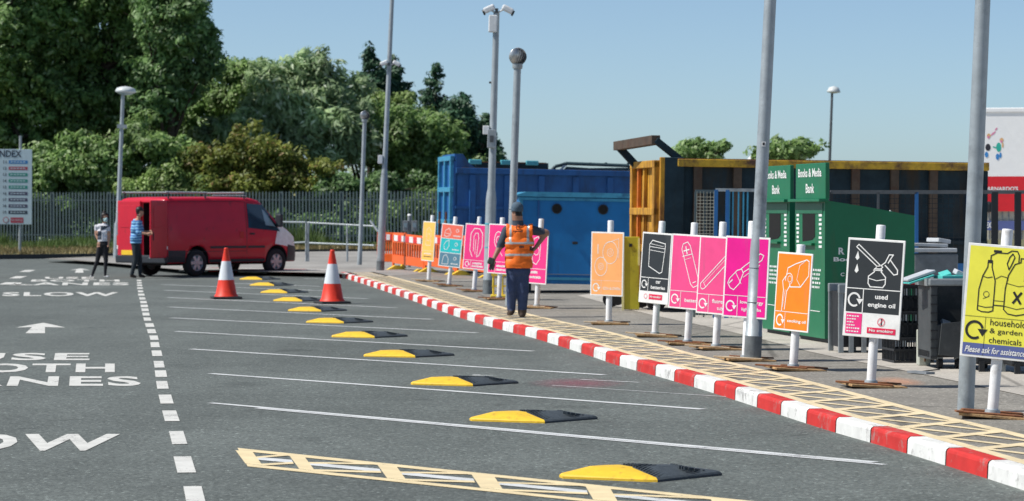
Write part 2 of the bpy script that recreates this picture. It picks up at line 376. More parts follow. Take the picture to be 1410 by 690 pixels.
# turn at the far end and run left behind the van
turn = [G(455,378), G(440,377.2), G(390,376.6), G(330,375.4), G(285,374.4), G(240,373.4)]
def resample(C, step):
    out = [C[0].copy()]; acc = 0; prev = C[0]
    for p in C[1:]:
        while True:
            d = (p-prev).length
            if acc+d >= step: prev = prev+(p-prev)*((step-acc)/d); out.append(prev.copy()); acc = 0
            else: acc += d; prev = p; break
    return out
BL = .925
def kerbmesh(C, step, start_red, off=.13):
    b = MB(); C = resample(C, step/4)
    nrm = []
    for i, p in enumerate(C):
        d = (C[min(i+1, len(C)-1)]-C[max(i-1, 0)]).normalized(); nrm.append(Vector((d.y, -d.x, 0)))
    for i in range(len(C)-1):
        blk = i//4; mt = 'kerb_red' if (blk % 2 == 0) == start_red else 'kerb_white'
        t0 = .012 if i % 4 == 0 else 0; t1 = .012 if i % 4 == 3 else 0
        a = C[i].lerp(C[i+1], t0/(step/4)); c = C[i+1].lerp(C[i], t1/(step/4)); na, nc = nrm[i], nrm[i+1]
        pr = [(0, -.02), (.005, .088), (.011, .104), (.026, ZP+.005), (off, ZP+.006)]
        va = [a+na*o+Vector((0, 0, z)) for o, z in pr]; vc = [c+nc*o+Vector((0, 0, z)) for o, z in pr]
        b.add(va+vc, [(k, k+5, k+6, k+1) for k in range(4)], mt)
    # grey stone core showing in the joints
    for i in range(len(C)-1):
        a, c, na, nc = C[i], C[i+1], nrm[i], nrm[i+1]
        pr = [(.008, -.02), (.012, .085), (.034, ZP-.002), (off, ZP)]
        va = [a+na*o+Vector((0, 0, z)) for o, z in pr]; vc = [c+nc*o+Vector((0, 0, z)) for o, z in pr]
        b.add(va+vc, [(k, k+4, k+5, k+1) for k in range(3)], 'kerb_stone')
    o = b.build('kerb', fixn=False); o['kind'] = 'structure'
    for p in o.data.polygons: pass
    return C, nrm
Cm, Nm = kerbmesh(curve, BL, False)
def offc(off, z, C=None, N=None):
    C = C or Cm; N = N or Nm
    return [c+n*off+Vector((0, 0, z)) for c, n in zip(C, N)]
turnC = [curve[-1]]+turn
Ct, Nt = kerbmesh([turn[0]]+turn[1:], 1.2, False)
# pavement sheet
inner = offc(.05, ZP)
tpts = [Vector((p.x, p.y+.06, ZP)) for p in turn]
far = [Vector((-15, 92, ZP)), Vector((-13.0, 100.5, ZP)), Vector((-7.2, 108.2, ZP)), Vector((-4.6, 109.2, ZP)), Vector((120, 114, ZP)), Vector((120, 2, ZP))]
sheet('pavement', inner+tpts+far, 'asphalt_path')
sheet('forecourt', [G(452,376.5,ZP+.004)+Vector((0,.5,0)), G(250,372.5,ZP+.004)+Vector((0,.6,0)), Vector((-14.4, 92, ZP+.004)), Vector((-7.2, 107.7, ZP+.004)), Vector((-4.0, 108.6, ZP+.004)), Vector((6, 108.8, ZP+.004)), Vector((2, 84, ZP+.004)), G(520,381,ZP+.004)], 'path_far')
cut = [i for i, c in enumerate(Cm) if c.y < 52]
yard = [Cm[i]+Nm[i]*(2.15+max(0, (Cm[i].y-30))*.035)+Vector((0, 0, ZP+.005)) for i in cut[::6]]
sheet('yard', yard+[Vector((2.5, 57, ZP+.005)), Vector((30, 70, ZP+.005)), Vector((60, 70, ZP+.005)), Vector((60, 2, ZP+.005))], 'concrete_yard')
sheet('pavement', [Vector((2.5,57.1,ZP+.003)), Vector((1.0, 66, ZP+.003)), Vector((30, 70.5, ZP+.003))], 'asphalt_path')

# verge + dark kerb along it
vk = [G(-60,357.4), G(0,357), G(100,356), G(165,355), G(260,351.5), G(400,349.2), G(520,348.6), G(640,348.2)]
vk = [Vector((p.x, p.y, 0)) for p in vk]; vk[-1].x = 10; vk = [Vector((-60, vk[0].y-3, 0))]+vk
b = MB()
for a, c in zip(vk[:-1], vk[1:]):
    b.add([a, c, c+Vector((0,0,.16)), a+Vector((0,0,.16)), a+Vector((0,.15,.16)), c+Vector((0,.15,.16))], [(0,1,2,3),(3,2,5,4)], 'kerb_dark')
tag(b.build('kerb_edging', fixn=False), kind='structure')
sheet('verge', [p+Vector((0,.15,.15)) for p in vk]+[Vector((12,160,.15)), Vector((-60,160,.15))], 'dry_grass_ground')

# ------------------------------------------------------------------ painted markings
def ribbon(b, pts, wd, mt, z):
    """flat strip along pts (ground)"""
    pts = [Vector((p.x, p.y, z)) for p in pts]; L = []; Rr = []
    for i, p in enumerate(pts):
        d = (pts[min(i+1, len(pts)-1)]-pts[max(i-1, 0)]).normalized(); n = Vector((d.y, -d.x, 0))*wd/2
        L.append(p-n); Rr.append(p+n)
    n = len(pts); b.add(L+Rr, [(i, n+i, n+i+1, i+1) for i in range(n-1)], mt)
def mark(name, b):
    o = b.build(name, fixn=False)
    for p in o.data.polygons:
        if p.normal.z < 0: p.flip()
    return tag(o, kind='structure')
ZM = .004
dash = [(271,722),(268,684),(254,640),(245,603),(235,573),(228.5,550),(223.5,530.4),(221.5,515),(219,502),(216,486.8),(213.4,475),(212,465.3),(208.7,456.4),(206,448),(202.8,439.7),(201,432.9),(199.7,426.9),(198.7,421.6),(197.6,416.3),(196,411.2),(194.5,406),(193.6,401.4),(192.8,397),(192.3,393.2),(191.9,389.9),(191.6,386.5)]
b = MB(); DP = [G(*p) for p in dash]
for i, p in enumerate(DP):
    d = (DP[min(i+1, len(DP)-1)]-DP[max(i-1, 0)]).normalized(); n = Vector((d.y, -d.x, 0))*.057; l = d*(.60 if i < 8 else .66)
    n = n*(1+random.uniform(-.08,.08))
    b.add([Vector((q.x, q.y, ZM)) for q in (p-l-n, p-l+n, p+l+n, p+l-n)], [(0,1,2,3)], 'paint_white')
mark('lane_line', b)
b = MB()
lines = [((290,555.2),(1205,637)),((290,514.8),(968,564)),((263,481),(832,516.6)),((242,456.6),(735,484)),((236,438),(657,458.6)),((233,423),(595,440)),((231,410),(545,424)),((227,400),(505,411.5)),((222,392),(470,401.5)),((300,389.5),(440,394.5)),((420,383.5),(470,385))]
for k, (p, q) in enumerate(lines):
    a, c = G(*p), G(*q); pts = [a.lerp(c, t/12)+Vector((0, random.uniform(-.01,.01), 0)) for t in range(13)]
    if k == 0:
        ribbon(b, pts, .085, 'paint_thin', ZM); ribbon(b, [x+Vector((.04,-.18,0)) for x in pts[1:]], .06, 'paint_thin', ZM)
    else: ribbon(b, pts, .10, 'paint_thin', ZM)
mark('bay_lines', b)
# cream ladder across the nearest bay
b = MB()
T0, T1, B0, B1 = G(327,617.5), G(1100,697.5), G(341,643), G(1100,722)
def LD(u, v):
    t = T0.lerp(T1, u); q = B0.lerp(B1, u); r = t.lerp(q, v); return Vector((r.x, r.y, ZM))
def U(px): return (px-334)/(1100-334)
def quadm(b, P, mt, z): b.add([Vector((p.x, p.y, z)) for p in P], [(0,1,2,3)], mt)
quadm(b, [LD(0,0), LD(1,0), LD(1,.16), LD(0,.16)], 'paint_cream', ZM)
quadm(b, [LD(0,.86), LD(1,.86), LD(1,1), LD(0,1)], 'paint_cream', ZM)
rungs = [(328,357),(418,443),(556,585),(693,725),(846,878),(1000,1032)]
for a, c in rungs: quadm(b, [LD(U(a),.16), LD(U(c),.16), LD(U(c)+.006,.86), LD(U(a)+.006,.86)], 'paint_cream', ZM+.001)
for (a0, a1), (c0, c1) in zip(rungs[:-1], rungs[1:]):
    u0, u1 = U(a1), U(c0)
    quadm(b, [LD(u0,.42), LD(u1*.85+u0*.15,.10), LD(u1*.95+u0*.05,.16), LD(u0,.50)], 'paint_cream', ZM+.0005)
    quadm(b, [LD(u0,.80), LD(u1,.50), LD(u1,.60), LD(u0,.90)], 'paint_cream', ZM+.0006)
    quadm(b, [LD(u0,.42), LD(u1,.38), LD(u1,.56), LD(u0,.58)], 'paint_thin', ZM+.0003)
mark('ladder_marking', b)
# cream ladder along the pavement behind the kerb
Cf = resample(curve, .23); Nf = []
for i, p in enumerate(Cf):
    d = (Cf[min(i+1, len(Cf)-1)]-Cf[max(i-1, 0)]).normalized(); Nf.append(Vector((d.y, -d.x, 0)))
def KO(s, off, z=ZP+.004):
    i = min(max(s, 0), len(Cf)-1.001); k = int(i); t = i-k; c = Cf[k].lerp(Cf[k+1], t); n = Nf[k].lerp(Nf[k+1], t); return Vector((c.x+n.x*off, c.y+n.y*off, z))
b = MB(); n = len(Cf)-1
ribbon(b, [KO(i, .185) for i in range(n)], .09, 'paint_cream2', ZP+.004)
ribbon(b, [KO(i, .80) for i in range(n)], .10, 'paint_cream2', ZP+.004)
s = 24
while s < n-5:
    P0 = lambda f, s=s: KO(s+f*2.0, .20+f*.58)
    P1 = lambda f, s=s: KO(s+4+f*2.0, .20+f*.58)
    ribbon(b, [P0(0), P0(1)], .13, 'paint_cream2', ZP+.005)
    ribbon(b, [P0(.95), P1(.55)], .07, 'paint_cream2', ZP+.0046)
    ribbon(b, [P0(.5), P1(.05)], .07, 'paint_cream2', ZP+.0046)
    s += 4
mark('pavement_ladder_marking', b)
# lettering
def roadtext(b, txt, xa, xb, y0, y1, bold=.03):
    """txt fitted between pixel columns xa..xb at rows y0(far) y1(near) - real letters lying on the road"""
    vs, fs, _ = textmesh(txt, bold, 0, 1.12)
    fl, fr, nl, nr = G(xa[0], y0), G(xb[0], y0), G(xa[1], y1), G(xb[1], y1)
    P = []
    for u, v in vs:
        p = nl.lerp(nr, u).lerp(fl.lerp(fr, u), v); P.append((p.x, p.y, ZM))
    b.add(P, fs, 'paint_white')
b = MB()
roadtext(b, 'SLOW', (-185,-205), (165.6,153), 598, 621.5)
mark('road_lettering', b); b = MB()
roadtext(b, 'LANES', (-110,-122), (191,195), 518.6, 532)
mark('road_lettering', b); b = MB()
roadtext(b, 'BOTH', (-75,-80), (158,158), 501, 513.2)
mark('road_lettering', b); b = MB()
roadtext(b, 'USE', (-60,-66), (124,123), 486.5, 496.5)
mark('road_lettering', b); b = MB()
roadtext(b, 'SLOW', (4,3), (163,162.5), 402.6, 408)
mark('road_lettering', b); b = MB()
roadtext(b, 'LANES', (22,20), (178,178), 389.2, 393)
mark('road_lettering', b); b = MB()
roadtext(b, 'BOTH', (44,42), (164,165), 385.2, 388)
mark('road_lettering', b); b = MB()
roadtext(b, 'USE', (62,62), (130,130), 381.5, 384.2)
mark('road_lettering', b)
def arrow(cols, rows):
    b = MB(); (hx0, hx1, tx, sx0t, sx1t, sx0, sx1), (yt, yh, yb) = cols, rows
    b.add([Vector((*G(x, y)[:2], ZM)) for x, y in ((hx0,yh),(hx0+(tx-hx0)*.55,yt+(yh-yt)*.42),(tx,yt),(hx1-(hx1-tx)*.55,yt+(yh-yt)*.42),(hx1,yh),(sx1t,yh-.6),(sx1,yb),(sx0,yb),(sx0t,yh-.6))], [list(range(9))], 'paint_white')
    mark('road_arrow', b)
arrow((21.5, 90, 60, 44, 62, 35, 62), (444.8, 451.4, 459.3)); arrow((96, 124.5, 111, 105, 114, 103, 115), (369.8, 372.5, 375.8))
b = MB()
for a, c in (((33.5,374.6),(42,372)),((20,383.5),(30,380.5)),((6.5,392),(16,389)),((20.5,392.6),(30,391.6))):
    ribbon(b, [G(*a), G(*c)], .28, 'paint_white', ZM)
mark('give_way_dashes', b)
# faint old line and pink spill
b = MB(); ribbon(b, [G(760,531), G(1010,547.5)], .03, 'paint_thin', ZM); ribbon(b, [G(800,523), G(880,527)], .05, 'paint_thin', ZM); mark('old_line', b)
def spill(name, pts, col, z, dens):
    m = bpy.data.materials.new(name); m.use_nodes = True; nt = m.node_tree; N = nt.nodes; L = nt.links
    bs = N['Principled BSDF']; bs.inputs['Base Color'].default_value = (*col, 1); bs.inputs['Roughness'].default_value = .9
    tc = N.new('ShaderNodeTexCoord'); gr = N.new('ShaderNodeTexGradient'); gr.gradient_type = 'SPHERICAL'; L.new(tc.outputs['Object'], gr.inputs[0])
    n = N.new('ShaderNodeTexNoise'); n.inputs['Scale'].default_value = 5; n.inputs['Detail'].default_value = 8; n.inputs['Roughness'].default_value = .75; L.new(tc.outputs['Object'], n.inputs['Vector'])
    mu = N.new('ShaderNodeMath'); mu.operation = 'MULTIPLY'; L.new(gr.outputs['Fac'], mu.inputs[0]); L.new(n.outputs['Fac'], mu.inputs[1])
    r = N.new('ShaderNodeMapRange'); r.inputs['From Min'].default_value = .05; r.inputs['From Max'].default_value = .4; r.inputs['To Max'].default_value = dens; L.new(mu.outputs[0], r.inputs['Value'])
    L.new(r.outputs[0], bs.inputs['Alpha']); M[name] = m
    c, sx, sy = pts
    b = MB(); b.add([(-1,-1,0),(1,-1,0),(1,1,0),(-1,1,0)], [(0,1,2,3)], name); o = b.build('stain', fixn=False); o.location = (c.x, c.y, z); o.scale = (sx, sy, 1); o['kind'] = 'structure'
spill('pink_dye', (G(795,528), .55, 1.0), (.40, .06, .12), .0035, .28)
spill('pink_chalk', (G(1237,526,ZP), .26, .9), (.70, .36, .22), ZP+.006, .5)

# ------------------------------------------------------------------ sign boards
class Art:
    """board drawn on the local x-z plane, front towards -y"""
    def __init__(s, W, Hh, z0):
        s.W, s.H, s.z0 = W, Hh, z0; s.b = MB(); s.k = 0
        s.b.box((0, 0, z0+Hh/2), (W, .012, Hh), 'sign_white', bev=.004)
    def P(s, u, v, lay): return ((u-.5)*s.W, -.0062-.0012*lay, s.z0+v*s.H)
    def rect(s, u0, v0, u1, v1, m, lay=1): s.b.add([s.P(u0,v0,lay), s.P(u1,v0,lay), s.P(u1,v1,lay), s.P(u0,v1,lay)], [(0,1,2,3)], m)
    def poly(s, pts, m, lay=2): s.b.add([s.P(u,v,lay) for u, v in pts], [list(range(len(pts)))], m)
    def line(s, pts, th, m, closed=False, lay=3):
        if closed: pts = pts+[pts[0]]
        Q = [Vector(((u-.5)*s.W, v*s.H)) for u, v in pts]; y = -.0062-.0012*lay
        for a, c in zip(Q[:-1], Q[1:]):
            d = c-a
            if d.length < 1e-6: continue
            d.normalize(); n = Vector((-d.y, d.x))*th/2; a2 = a-d*th*.35; c2 = c+d*th*.35
            s.b.add([(q.x, y, s.z0+q.y) for q in (a2-n, c2-n, c2+n, a2+n)], [(0,1,2,3)], m); y -= .00002
    def arc(s, cu, cv, r, a0, a1, th, m, n=20, lay=3, ru=None, closed=False):
        """r in metres"""
        s.line([(cu+(ru or r)*math.cos(R(a0+(a1-a0)*i/n))/s.W, cv+r*math.sin(R(a0+(a1-a0)*i/n))/s.H) for i in range(n+1)], th, m, closed, lay)
    def swirl(s, cu, cv, r, m):
        s.arc(cu, cv, r, 300, 20, r*.30, m, 22)
        t = r*.62
        s.poly([(cu+(r+t)/s.W, cv+.15*r/s.H), (cu+(r-t)/s.W, cv+.15*r/s.H), (cu+(r)/s.W, cv-(t*1.15)/s.H)], m, 3)
    def text(s, t, u0, u1, v, h, m, bold=.01, shear=0, center=True, lay=3):
        vs, fs, asp = textmesh(t, bold, shear, 1.0)
        wd = (u1-u0)*s.W; s.b.add([((u0-.5)*s.W+a*wd, -.0062-.0012*lay, s.z0+(v+bb*h)*s.H) for a, bb in vs], fs, m)
    def scribble(s, u0, u1, v, h, m, n=7):
        """lettering too small to read"""
        x = u0
        while x < u1-.01:
            w_ = random.uniform(.018,.04); s.rect(x, v+random.uniform(0,.1)*h, min(x+w_, u1), v+h*random.uniform(.75,1.0), m, 3); x += w_+.012
def frame2(a, bg, vd, line='sign_white', th=.006, ud=.30):
    a.rect(.035, .022, .965, .978, bg, 1); a.line([(.035, vd), (.965, vd)], th, line); a.line([(ud, .022), (ud, vd)], th, line)
def art_chem(a):
    frame2(a, 's_yellow', .36, 's_black', .003, .33); a.rect(.035, .022, .965, .125, 's_strip', 2)
    a.text('Please ask for assistance', .07, .93, .043, .055, 'sign_white', .012, .3, lay=4)
    a.swirl(.185, .24, .062, 's_black')
    a.text('household', .40, .90, .292, .058, 's_black', .002); a.text('& garden', .40, .86, .210, .058, 's_black', .002); a.text('chemicals', .40, .86, .138, .052, 's_black', .002)
    K = 's_black'; t = .008
    a.line([(.20,.42),(.20,.60),(.24,.72),(.30,.80),(.30,.84),(.36,.84),(.36,.80),(.42,.68),(.42,.42),(.36,.405),(.26,.405)], t, K, True)
    a.line([(.245,.715),(.31,.705),(.375,.715)], t*.7, K); a.line([(.20,.455),(.31,.445),(.42,.455)], t*.7, K); a.rect(.295,.84,.365,.862, K, 3)
    a.line([(.335,.865),(.335,.90),(.42,.93),(.56,.93),(.62,.955),(.70,.955),(.73,.92),(.73,.86)], t, K); a.rect(.37,.93,.48,.952, K, 3)
    a.line([(.425,.70),(.50,.73),(.58,.72),(.60,.70)], t*.6, K); a.line([(.42,.47),(.56,.47)], t, K); a.line([(.43,.51),(.56,.51)], t*.5, K)
    a.line([(.60,.90),(.57,.84),(.60,.79),(.63,.83),(.67,.90),(.64,.93)], t, K, True)
    a.line([(.57,.44),(.57,.62),(.60,.74),(.68,.84),(.76,.86),(.76,.895),(.85,.895),(.85,.86),(.91,.82),(.93,.74),(.93,.46),(.88,.415),(.75,.395),(.63,.405)], t, K, True)
    a.line([(.83,.80),(.83,.70),(.89,.695),(.89,.79)], t, K, True); a.line([(.59,.67),(.75,.65),(.93,.67)], t*.5, K); a.line([(.57,.47),(.75,.45),(.93,.48)], t*.6, K)
    a.line([(.695,.505),(.80,.595)], .017, K); a.line([(.795,.505),(.70,.595)], .017, K, lay=4)
    a.arc(.31, .56, .022, 0, 360, .004, 'k_blk', 10); a.line([(.27,.52),(.35,.545)], .004, K)
def art_oil(a):
    a.rect(.035, .25, .965, .978, 's_dark', 1); a.line([(.035,.49),(.965,.49)], .008, 'sign_white'); a.line([(.33,.25),(.33,.49)], .008, 'sign_white')
    Wt = 'sign_white'
    a.line([(.16,.91),(.20,.935),(.60,.735)], .009, Wt); a.line([(.16,.91),(.19,.895),(.54,.725)], .009, Wt)
    a.poly([(.15,.80),(.19,.87),(.22,.80),(.185,.775)], Wt, 3); a.poly([(.15,.665),(.19,.74),(.22,.67),(.185,.645)], Wt, 3)
    a.line([(.50,.70),(.50,.67),(.40,.62),(.40,.55),(.44,.515),(.66,.515),(.70,.55),(.70,.62),(.62,.67),(.62,.70)], .010, Wt, True); a.line([(.40,.60),(.55,.58),(.70,.60)], .007, Wt); a.line([(.48,.685),(.64,.685)], .008, Wt)
    a.line([(.52,.705),(.53,.725),(.61,.735),(.64,.72),(.60,.70)], .008, Wt); a.line([(.62,.74),(.68,.77),(.74,.85),(.81,.85),(.76,.80),(.73,.765)], .010, Wt)
    a.line([(.68,.74),(.84,.65),(.90,.66),(.90,.70),(.76,.80)], .010, Wt)
    a.swirl(.175, .375, .055, Wt)
    a.text('used', .54, .76, .395, .050, Wt, .025); a.text('engine oil', .42, .90, .300, .060, Wt, .025)
    a.rect(.05, .03, .33, .235, 's_pink', 2)
    for i in range(6): a.scribble(.07, random.uniform(.2,.31), .045+i*.031, .016, Wt)
    a.arc(.67, .165, .034, 0, 360, .005, 's_red', 16); a.line([(.63,.135),(.71,.195)], .005, 's_red'); a.rect(.665,.13,.685,.20,'s_dark',2)
    a.rect(.43, .045, .93, .105, 's_red', 2); a.text('No smoking', .47, .89, .055, .038, Wt, .02, lay=4)
def art_cook(a):
    frame2(a, 's_orange', .24, 'sign_white', .006, .33); Wt = 'sign_white'
    a.line([(.30,.70),(.33,.80),(.55,.86),(.85,.92),(.92,.90),(.93,.72),(.72,.57),(.42,.56),(.40,.60)], .010, Wt); a.line([(.85,.92),(.66,.84),(.60,.66),(.72,.57)], .005, Wt)
    a.arc(.38, .66, .055, -60, 200, .008, Wt); a.arc(.40, .66, .030, 0, 360, .006, Wt); a.line([(.22,.24),(.24,.52),(.20,.63),(.28,.69)], .010, Wt); a.line([(.30,.27),(.33,.50),(.42,.58)], .010, Wt); a.line([(.24,.30),(.29,.52)], .005, Wt)
    a.swirl(.185, .13, .050, Wt); a.text('cooking oil', .40, .93, .10, .050, Wt, .025)
def art_batt(a):
    frame2(a, 's_pink2', .24, 'sign_white', .006, .34); Wt = 'sign_white'
    a.line([(.33,.87),(.45,.90),(.53,.85),(.82,.40),(.80,.33),(.68,.30),(.60,.34),(.30,.80)], .009, Wt, True); a.line([(.33,.70),(.60,.745)], .008, Wt); a.line([(.40,.66),(.56,.69)], .004, Wt)
    a.line([(.36,.775),(.50,.80)], .014, Wt); a.line([(.455,.74),(.41,.835)], .014, Wt, lay=4); a.line([(.66,.36),(.74,.38)], .010, Wt)
    a.swirl(.18, .13, .050, Wt); a.text('batteries', .46, .95, .10, .048, Wt, .02)
def art_tube(a):
    frame2(a, 's_pink2', .25, 'sign_white', .006, .34); Wt = 'sign_white'
    a.line([(.10,.33),(.16,.31),(.22,.33),(.99,.78)], .009, Wt); a.line([(.10,.33),(.10,.385),(.94,.88)], .009, Wt); a.line([(.20,.40),(.94,.83)], .004, Wt); a.line([(.24,.345),(.17,.405)], .006, Wt)
    a.swirl(.18, .13, .050, Wt); a.text('fluorescent', .44, .97, .145, .052, Wt, .015); a.text('tubes', .58, .84, .06, .045, Wt, .015)
def art_bulb(a):
    frame2(a, 's_magenta', .27, 'sign_white', .006, .34); Wt = 'sign_white'
    a.line([(.10,.42),(.16,.36),(.24,.34),(.36,.42),(.44,.55),(.40,.60),(.30,.58),(.14,.48)], .009, Wt, True); a.line([(.26,.56),(.40,.42)], .006, Wt); a.line([(.13,.42),(.20,.46)], .012, Wt)
    a.line([(.38,.60),(.80,.80),(.88,.78)], .009, Wt); a.line([(.44,.56),(.84,.72),(.88,.78)], .009, Wt); a.line([(.44,.50),(.80,.66)], .006, Wt)
    a.swirl(.18, .14, .050, Wt); a.text('low energy', .40, .92, .165, .052, Wt, .015); a.text('light bulbs', .44, .88, .08, .048, Wt, .015)
def art_car(a):
    a.rect(.035, .17, .965, .978, 's_dark', 1); a.line([(.035,.36),(.965,.36)], .008, 'sign_white'); a.line([(.30,.17),(.30,.36)], .008, 'sign_white'); Wt = 'sign_white'
    a.line([(.28,.52),(.27,.83),(.36,.89),(.80,.85),(.80,.78),(.74,.45),(.66,.43)], .010, Wt, True); a.line([(.27,.80),(.80,.78)], .007, Wt); a.line([(.30,.75),(.76,.73)], .006, Wt); a.line([(.30,.84),(.74,.81)], .005, Wt)
    a.swirl(.165, .265, .044, Wt); a.text('car', .56, .72, .285, .038, Wt, .02); a.text('batteries', .40, .88, .205, .048, Wt, .02)
    a.arc(.24, .095, .028, 0, 360, .005, 's_red', 14); a.rect(.35, .055, .80, .13, 's_red', 2); a.text('No smoking', .39, .76, .07, .042, Wt, .02, lay=4)
def art_cd(a):
    frame2(a, 's_peach', .24, 'sign_white', .003, .34); Wt = 'sign_white'
    for cu, cv, r in ((.60,.68,.150),(.32,.46,.125)):
        a.arc(cu, cv, r, 0, 360, .007, Wt, 30, ru=r*.85); a.arc(cu, cv, r*.35, 0, 360, .005, Wt, 16); a.arc(cu, cv, r*.15, 0, 360, .004, Wt, 12)
    a.line([(.22,.66),(.22,.80)], .012, Wt); a.line([(.45,.82),(.85,.90),(.86,.60)], .005, Wt)
    a.swirl(.18, .13, .050, Wt); a.text('CDs & DVDs', .40, .93, .10, .042, Wt, .01)
def art_clip(a):
    frame2(a, 's_pink', .20, 'sign_white', .007, .36); Wt = 'sign_white'
    a.line([(.40,.28),(.28,.42),(.28,.78),(.42,.90),(.66,.90),(.80,.80),(.82,.50),(.70,.32),(.62,.28)], .014, Wt); a.line([(.44,.40),(.42,.72),(.50,.80),(.60,.80),(.64,.70),(.60,.28)], .012, Wt); a.line([(.52,.34),(.52,.66)], .010, Wt)
    a.swirl(.20, .11, .045, Wt); a.scribble(.44, .88, .115, .045, Wt); a.scribble(.42, .92, .05, .045, Wt)
def art_coil(a):
    frame2(a, 's_pink', .24, 'sign_white', .007, .36); Wt = 'sign_white'
    a.arc(.50, .68, .14, 0, 360, .014, Wt, 24, ru=.11); a.arc(.50, .68, .06, 0, 360, .012, Wt, 16); a.line([(.30,.36),(.50,.50),(.72,.36)], .012, Wt)
    a.swirl(.20, .13, .045, Wt); a.scribble(.44, .88, .135, .045, Wt); a.scribble(.42, .92, .06, .045, Wt)
def art_last(a):
    frame2(a, 's_pink', .28, 'sign_white', .007, .02); Wt = 'sign_white'
    a.line([(.36,.40),(.30,.62),(.38,.84),(.56,.88),(.68,.74),(.66,.46),(.52,.36)], .012, Wt, True); a.arc(.50, .62, .07, 0, 360, .010, Wt, 16)
    a.scribble(.30, .60, .19, .05, Wt); a.scribble(.26, .76, .10, .05, Wt)
def art_multi(a):
    a.rect(.035, .665, .965, .978, 's_coral', 1); a.rect(.035, .335, .965, .65, 's_teal', 1); a.rect(.035, .022, .965, .32, 's_navy', 1); Wt = 'sign_white'
    for v in (.82, .50, .17):
        a.swirl(.74, v+.035, .032, Wt); a.scribble(.58, .90, v-.105, .03, Wt)
    a.line([(.16,.72),(.20,.84),(.36,.90),(.46,.80),(.40,.72),(.24,.70)], .010, Wt, True); a.line([(.22,.78),(.42,.76)], .008, Wt)
    a.line([(.22,.40),(.18,.50),(.26,.58),(.40,.62),(.42,.48),(.34,.40)], .010, Wt, True); a.line([(.16,.06),(.22,.24),(.34,.28),(.44,.18),(.44,.06)], .010, Wt, True)
def art_amber(a):
    frame2(a, 's_amber', .26, 'sign_white', .004, .02); Wt = 'sign_white'
    a.line([(.30,.40),(.30,.76),(.50,.86),(.70,.76),(.70,.40)], .008, Wt, True); a.arc(.5, .60, .08, 0, 360, .006, Wt, 14); a.scribble(.2, .8, .17, .035, Wt); a.scribble(.2, .8, .10, .03, 'k_blk')

def sign(bx, by, top, brd, wpx, art, label, Wb=.56, Hb=None, side=1):
    """bx,by: foot of the post; top: (x,y) of post top; brd: (y top, y bottom, x mid) of board"""
    base = G(bx, by, ZP); s = F/base.y
    ph = (by-top[1])/s; lean = math.atan((top[0]-bx)/(by-top[1]))
    z1 = (by-brd[0])/s; z0 = (by-brd[1])/s; Hh = z1-z0
    yaw = math.acos(min(1, wpx/s/Wb))           # turned to face left of the camera
    e = empty('recycling_sign', base, -yaw*side, lean)
    # base plates
    b = MB(); b.box((0, .02, .018), (.50, .50, .022), 'plywood', rz=random.uniform(-.3,.3)+yaw, bev=.005)
    b.build('base_board', e)
    b = MB(); b.box((.02, -.16, .036), (.50, .09, .014), random.choice(['rust','wood_pale']), rz=random.uniform(-.1,.1)+yaw*.9, bev=.006)
    b.box((-.05, .17, .036), (.46, .08, .014), 'rust', rz=random.uniform(-.15,.15)+yaw*.9, bev=.006); b.build('timber_batten', e)
    b = MB(); b.lathe([(.041, .03), (.041, ph-.012), (.036, ph-.002), (.002, ph)], 'post_white', n=20)
    b.cyl((0,0,.03), (0,0,.06), .06, .055, 'galv', 16); b.build('post', e)
    a = Art(Wb, Hh, z0); art(a); o = a.b.build('board', e, fixn=False)
    dx = ((brd[2] if len(brd) > 2 else 0))
    o.location = (dx, -.058, 0)
    b = MB()
    for zz in (z0+Hh*.25, z0+Hh*.78): b.cyl((0,0,zz-.015), (0,0,zz+.015), .046, .046, 'galv', 16); b.box((0,-.046,zz), (.10,.012,.028), 'galv')
    b.build('clamp', e)
    tag(e, label, 'sign', 'recycling signs on posts along the kerb'); return e
sign(1366, 575, (1387,314), (337,494), 90, art_chem, 'yellow household and garden chemicals sign on a white post', .54)
sign(1199, 533, (1213,309), (329,465), 72, art_oil, 'dark grey used engine oil sign with drawing of an oil can')
sign(1092, 510, (1103,336), (348,456), 41.5, art_cook, 'orange cooking oil sign in front of the green banks')
sign(1026.5, 497, (1036,304), (326,438), 57, art_bulb, 'magenta sign partly hidden behind the nearer lamp pole')
sign(985.5, 481.5, (995.7,305), (325.5,433), 47, art_tube, 'pink sign with a long tube drawn diagonally')
sign(946.5, 475, (956.5,306), (323,426), 46, art_batt, 'pink batteries sign with a drawing of one battery')
sign(901.5, 464, (912,304), (320.5,418), 38, art_car, 'black and white car batteries sign with small red strip')
sign(838, 447, (841,303.5), (319.5,407.6), 43.5, art_cd, 'peach sign with two discs beside the yellow steel box')
sign(739, 424.7, (745.5,301), (317,391), 30, art_last, 'pink sign at the right elbow of the man in orange')
sign(687, 413, (692,299.4), (308.5,377), 28, art_coil, 'pink sign half hidden between grey pole and man in orange')
sign(652.5, 402, (660.5,298), (308.5,371), 31, art_clip, 'pink sign with looped clip drawing left of the pole')
sign(618, 394.5, (627.5,298), (308.5,367.6), 30.5, art_multi, 'sign of three stacked panels in red, teal and slate blue')
sign(590, 388, (595.7,296.3), (305,359.6), 18, art_amber, 'amber yellow sign in front of the orange barriers')

